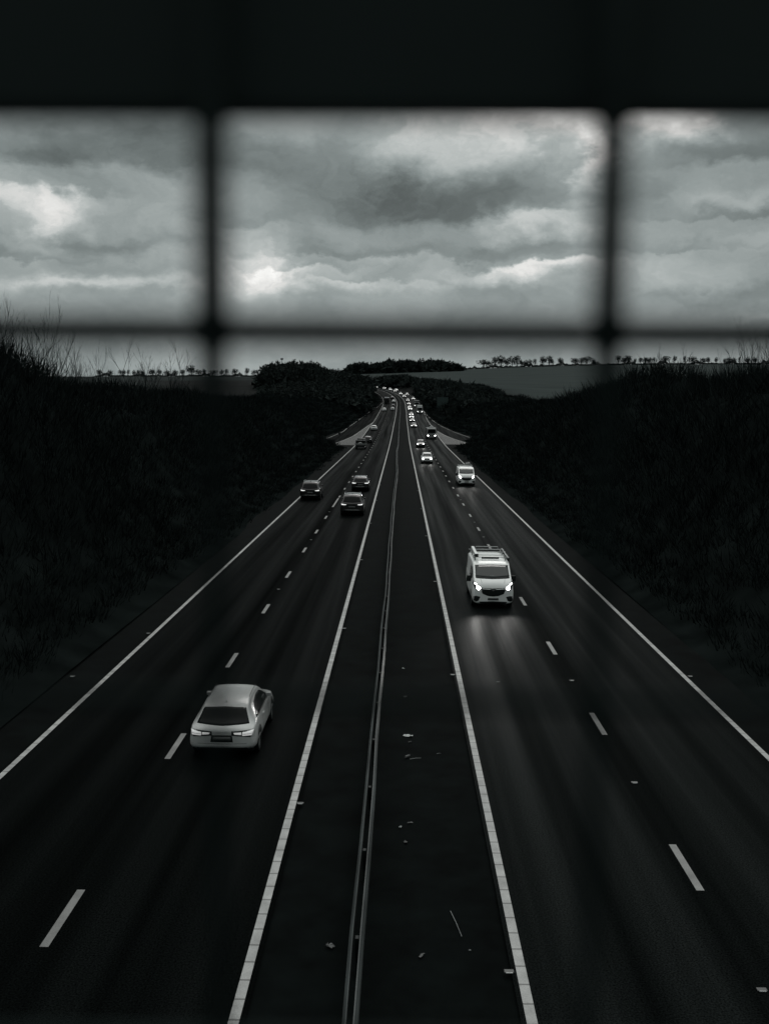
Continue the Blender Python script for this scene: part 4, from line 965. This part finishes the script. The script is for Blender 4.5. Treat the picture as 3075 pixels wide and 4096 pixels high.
# woods right of the bend, flanking the right carriageway
TR=[(1530,1500),(1560,1502),(1590,1494),(1620,1500),(1640,1520),(1680,1524),(1720,1528),(1750,1545),(1765,1580)]
items=[]
for k in range(230):
    y=R_.uniform(500,790);o_=R_.uniform(16,44);p=at(o_,y);g=float(ground_z(p.x,p.y));pxs=1600+p.x/p.y*4092
    top=9.01+(1611-topline(pxs,TR)-R_.uniform(0,22))/4092*p.y;h=max(3,min(17,top-g))
    items.append((p.x,p.y,h*1.13,R_.uniform(6,9)))
for k in range(60):
    y=R_.uniform(720,900);p_=R_.uniform(1535,1650);x=sx(p_,y);g=float(ground_z(x,y));top=9.01+(hz(p_)-topline(p_,TR)-R_.uniform(0,14))/4092*y
    if top-g>3: items.append((x,y,(top-g)*1.13,R_.uniform(8,12)))
for k in range(90):
    y=R_.uniform(330,500);p=at(R_.uniform(17,40),y);items.append((p.x,p.y,R_.uniform(2.5,5.5),R_.uniform(4,6)))
wood('roadside_wood',items,'dark wood flanking the outside of the bend right of the road',.75,200)
def ridge_hedge(px0,px1,label):
    r=np.random.default_rng(int(px0)+3);Vs=[]
    for px in np.arange(px0,px1,1.6):
        y=RIDGE-6+r.uniform(-3,3);x=sx(px,y);g=float(ground_z(x,y));n=16;hh=1.2+4.2*max(0,math.sin(px*.071)*math.sin(px*.023+1)+.25*math.sin(px*.31))
        c=np.stack([x+r.uniform(-.6,.6,n),y+r.uniform(-1,1,n),g+r.uniform(.1,1,n)*hh],-1);u=r.normal(size=(n,3))*.5;v=r.normal(size=(n,3))*.5
        Vs.append(np.stack([c+u,c+v,c-u-v],1).reshape(-1,3))
    V=np.concatenate(Vs);o=np_mesh('hedge',V,np.arange(len(V)).reshape(-1,3),M['leaf']);tag(o,label,'hedge')
ridge_hedge(380,1045,'low dark field hedge running along the left ridge beneath the trees')
ridge_hedge(1830,3075,'low dark field hedge running along the right ridge beneath the trees')
# small mast on the left wood
x,y=sx(1126,720),720.;r=empty('mast',(x,y,float(ground_z(x,y))));tag(r,'tiny mast poking above the rounded wood left of the road','mast')
c=MB();hm=9.01+(1611-1438)/4092*y-r.location.z;c.tube([(0,0,0),(0,0,hm)],[.25,.15],6);c.build('pole',M['steel2'],r)
c=MB();c.box(-.9,.9,-.15,.15,hm-1.1,hm,.05);c.build('antenna_head',M['steel2'],r)

# ------------------------------------------------------------------ camera
F,YAW,PIT,ROL,HC=4091.6,-.01532,.10644,-.00758,9.0112
c_,s_=math.cos(YAW),math.sin(YAW);R1=Matrix(((c_,-s_,0),(s_,c_,0),(0,0,1)))
c_,s_=math.cos(PIT),math.sin(PIT);R2=Matrix(((1,0,0),(0,c_,-s_),(0,s_,c_)))
c_,s_=math.cos(ROL),math.sin(ROL);R3=Matrix(((c_,0,-s_),(0,1,0),(s_,0,c_)))
R=R3@R2@R1
cd=bpy.data.cameras.new('Camera');cam=bpy.data.objects.new('Camera',cd);COL.objects.link(cam);S.camera=cam
mw=Matrix((R[0],R[2],-R[1])).transposed().to_4x4();mw.translation=Vector((0,0,HC));cam.matrix_world=mw
cd.sensor_fit='HORIZONTAL';cd.sensor_width=36;cd.lens=36*F/3075;cd.clip_start=.01;cd.clip_end=30000
cd.dof.use_dof=True;cd.dof.focus_distance=75;cd.dof.aperture_fstop=cd.lens/4.9

# ------------------------------------------------------------------ bridge parapet mesh, a hand's width in front of the lens
D=.128
fp=empty('parapet_fence',(0,D,HC-1.2));tag(fp,'blurred dark wire mesh parapet of the bridge, close to the viewer','fence')
def ray(px,py,d=D): # photo direction met with the vertical fence plane
    v=R.transposed()@Vector(((px/1661*3075-1537.5)/F,1,-(py/2212*4096-2048)/F));k=d/v.y
    return v.x*k, v.z*k+1.2
x1=[ray(p,500)[0] for p in (457,1319)];pitch=x1[1]-x1[0]
z715=ray(880,713)[1];z1530=ray(880,1530)[1];zt=ray(880,222)[1]
# each wire is a part of the fence
for k in (0,1):
    mb=MB();x=x1[k];mb.tube([(x,0,z1530-.25),(x,0,z1530),(x,0,z715-.012),(x,0,z715),(x,0,zt+.05)],[.0010,.0010,.0015,.0022,.0020],10);mb.build('vertical_wire',M['wire'],fp,True)
for k in (-3,-2,-1,1,2,3):
    x=x1[0]+pitch*(k if k<0 else k+1);mb=MB();mb.tube([(x,0,z1530-.25),(x,0,zt+.05)],.0019,10);mb.build('vertical_wire',M['wire'],fp,True)
for z,rr,dy in ((z715,.0021,.0035),(z1530,.0010,.0035)):
    mb=MB();mb.tube([(x1[0]-.25,dy,z),(x1[1]+.25,dy,z)],rr,10);mb.build('horizontal_wire',M['wire'],fp,True)
for k in (1,2): 
    mb=MB();z=z1530-k*pitch;mb.tube([(x1[0]-.25,.0035,z),(x1[1]+.25,.0035,z)],.0018,10);mb.build('horizontal_wire',M['wire'],fp,True)
mb=MB();mb.box(x1[0]-.5,x1[1]+.5,.004,.010,zt,zt+.16,.001);mb.build('top_panel',M['panel'],fp)

# ------------------------------------------------------------------ sky and light
W=bpy.data.worlds.new('World');S.world=W;W.use_nodes=True;nt=W.node_tree;nt.nodes.clear();L=nt.links.new
SUN_EL,SUN_AZ=math.radians(38),math.radians(9)
sky=N(nt,'ShaderNodeTexSky',sky_type='NISHITA',sun_disc=False);sky.sun_elevation=SUN_EL;sky.sun_rotation=SUN_AZ
tc=N(nt,'ShaderNodeTexCoord');sp=N(nt,'ShaderNodeSeparateXYZ');L(tc.outputs['Generated'],sp.inputs[0])
def math_(op,a,b=None,clamp=False):
    n=N(nt,'ShaderNodeMath',operation=op,use_clamp=clamp)
    for i,v in enumerate((a,b)):
        if v is None: continue
        if isinstance(v,(int,float)): n.inputs[i].default_value=v
        else: L(v,n.inputs[i])
    return n.outputs[0]
az=math_('ARCTAN2',sp.outputs['X'],sp.outputs['Y']);el=math_('ARCSINE',sp.outputs['Z'])
# warped sky coordinates
cb=N(nt,'ShaderNodeCombineXYZ');L(az,cb.inputs[0]);L(el,cb.inputs[1])
def noise(scale,detail=5,rough=.55,st=(1,1,1),offs=(0,0,0)):
    mp=N(nt,'ShaderNodeMapping');mp.inputs['Scale'].default_value=st;mp.inputs['Location'].default_value=offs;L(cb.outputs[0],mp.inputs['Vector'])
    n=N(nt,'ShaderNodeTexNoise');n.inputs['Scale'].default_value=scale;n.inputs['Detail'].default_value=detail;n.inputs['Roughness'].default_value=rough;L(mp.outputs[0],n.inputs['Vector']);return n
wn=noise(14,8,.6,(1,1.5,1),(3.1,1.7,0));wc=N(nt,'ShaderNodeSeparateColor');L(wn.outputs['Color'],wc.inputs[0])
wa=math_('MULTIPLY',math_('SUBTRACT',wc.outputs[0],.5),.11);we=math_('MULTIPLY',math_('SUBTRACT',wc.outputs[1],.5),.06)
azw=math_('ADD',az,wa);elw=math_('ADD',el,we)
# cloud masses: (azimuth and elevation as seen along the road, spread, brightness, edge: +1 crisp underside, -1 crisp top)
BL=[(560,580,60,40,.36,0),(620,595,95,16,.22,-1),(760,618,130,13,.16,-1),(1205,272,100,38,.62,-1),(1130,250,60,20,.25,0),(1255,345,20,54,.34,0),(1410,298,56,32,.60,0),(1380,270,40,20,.2,0),
 (1040,305,230,62,.24,0),(900,345,70,60,.10,0),(700,285,190,28,.06,0),(1180,492,90,26,.17,-1),(1110,487,34,14,.20,0),(1250,470,40,18,.12,0),(1165,585,90,17,.30,-1),(1060,600,120,14,.12,0),
 (100,470,120,30,.16,-1),(130,505,34,30,.20,0),(60,500,60,40,.08,0),(220,628,220,11,.18,0),(340,560,70,20,.06,0),(60,320,100,30,.07,0),(400,470,60,40,.05,0),(1640,283,44,12,.28,0),(1560,470,120,14,.06,0),(1430,600,110,26,.06,0),(1640,540,60,16,.08,0),(1590,700,70,8,.06,0),
 (560,470,70,40,.05,0),(860,570,110,12,.07,0),(1300,700,60,10,.05,0),
 (280,385,230,60,-.105,1),(110,400,110,26,-.05,1),(330,330,110,30,-.06,0),(1030,475,230,56,-.125,1),(880,440,110,44,-.13,0),(700,385,190,70,-.10,0),(560,330,60,30,-.05,0),(760,330,60,50,-.07,0),(800,560,230,14,-.08,1),(560,500,80,16,-.06,1),(1150,545,130,12,-.07,0),
 (1540,385,140,36,-.12,1),(1380,440,70,40,-.06,0),(1560,500,150,12,-.07,1),(1450,555,120,10,-.05,1),(250,545,200,10,-.08,0),(60,580,100,12,-.09,1),(1500,650,180,18,-.08,0),(950,405,50,30,-.04,0),(870,265,30,20,-.07,0)]
tot=None
for (px,py,sx_,sy_,a,ed) in BL:
    u=math_('MULTIPLY',math_('SUBTRACT',azw,(px-866)/2210),2210/sx_/1.15);v=math_('MULTIPLY',math_('SUBTRACT',elw,(870-py)/2210),2210/sy_/1.15)
    r2=math_('ADD',math_('MULTIPLY',u,u),math_('MULTIPLY',v,v));g=math_('MULTIPLY',math_('POWER',2.71828,math_('MULTIPLY',r2,-.8)),a)
    if a<0: g=math_('MULTIPLY',g,1.0)
    if ed: g=math_('MULTIPLY',g,math_('ADD',math_('MULTIPLY',v,2.6*ed),1.35,clamp=True))
    tot=g if tot is None else math_('ADD',tot,g)
cb2=N(nt,'ShaderNodeCombineXYZ');L(math_('ADD',az,math_('MULTIPLY',wa,1.5)),cb2.inputs[0]);L(math_('ADD',el,math_('MULTIPLY',we,1.2)),cb2.inputs[1]);cb=cb2
n1=noise(7.5,10,.56,(1,1.45,1),(1.3,.4,0));n2=noise(22,9,.6,(1,1.4,1),(7.3,2.4,0));n3=noise(80,5,.6,(1,1.5,1),(2.3,6.4,0))
tot=math_('MULTIPLY',tot,1.3);tot=math_('MULTIPLY',tot,math_('ADD',math_('MULTIPLY',math_('SUBTRACT',n2.outputs['Fac'],.5),1.6),1.0))
s1=math_('MULTIPLY',math_('SUBTRACT',n1.outputs['Fac'],.5),.36);s2=math_('MULTIPLY',math_('SUBTRACT',n2.outputs['Fac'],.5),.13);s3=math_('MULTIPLY',math_('SUBTRACT',n3.outputs['Fac'],.5),.05)
lum=math_('ADD',math_('ADD',math_('ADD',tot,s1),math_('ADD',s2,s3)),.315)
# overcast vault brightens towards the zenith and towards the hidden sun, dims behind
zen=math_('MULTIPLY',math_('POWER',math_('MAXIMUM',math_('SUBTRACT',sp.outputs['Z'],.3),0),1.2),1.9)
fr=N(nt,'ShaderNodeMapRange');fr.inputs['From Min'].default_value=-1;fr.inputs['From Max'].default_value=.2;fr.inputs['To Min'].default_value=.4;fr.inputs['To Max'].default_value=1;L(sp.outputs['Y'],fr.inputs['Value'])
sm=N(nt,'ShaderNodeMath',operation='SMOOTH_MAX');L(math_('MULTIPLY',math_('ADD',lum,zen),fr.outputs[0]),sm.inputs[0]);sm.inputs[1].default_value=.08;sm.inputs[2].default_value=.22;lum=sm.outputs[0]
ramp=N(nt,'ShaderNodeValToRGB');e=ramp.color_ramp.elements
e[0].position=0;e[0].color=(.80,1,.98,1);e[1].position=.75;e[1].color=(1.0,1.0,.975,1);q=e.new(.28);q.color=(.87,1,.99,1);L(lum,ramp.inputs[0])
vm=N(nt,'ShaderNodeVectorMath',operation='SCALE');L(ramp.outputs[0],vm.inputs[0]);L(lum,vm.inputs['Scale'])
bw=N(nt,'ShaderNodeRGBToBW');L(sky.outputs[0],bw.inputs[0])
b1=N(nt,'ShaderNodeBackground');L(bw.outputs[0],b1.inputs[0]);b1.inputs[1].default_value=.05
b2=N(nt,'ShaderNodeBackground');L(vm.outputs[0],b2.inputs[0]);b2.inputs[1].default_value=1.
mx=N(nt,'ShaderNodeMixShader');mx.inputs[0].default_value=.94;L(b1.outputs[0],mx.inputs[1]);L(b2.outputs[0],mx.inputs[2])
wo=N(nt,'ShaderNodeOutputWorld');L(mx.outputs[0],wo.inputs[0])
W.cycles.sampling_method='MANUAL';W.cycles.sample_map_resolution=1024
sl=bpy.data.lights.new('sun','SUN');sl.energy=.5;sl.angle=math.radians(24);sl.color=(1,.98,.95)
so=bpy.data.objects.new('sun',sl);COL.objects.link(so)
dv=Vector((math.sin(SUN_AZ)*math.cos(SUN_EL),math.cos(SUN_AZ)*math.cos(SUN_EL),math.sin(SUN_EL)));so.rotation_euler=dv.to_track_quat('Z','Y').to_euler()

S.view_settings.view_transform='Standard';S.view_settings.look='None';S.view_settings.exposure=0;S.view_settings.gamma=1
S.cycles.use_denoising=True;S.cycles.max_bounces=5;S.cycles.diffuse_bounces=2;S.cycles.glossy_bounces=3
S.cycles.sample_clamp_indirect=4
bpy.context.view_layer.update()
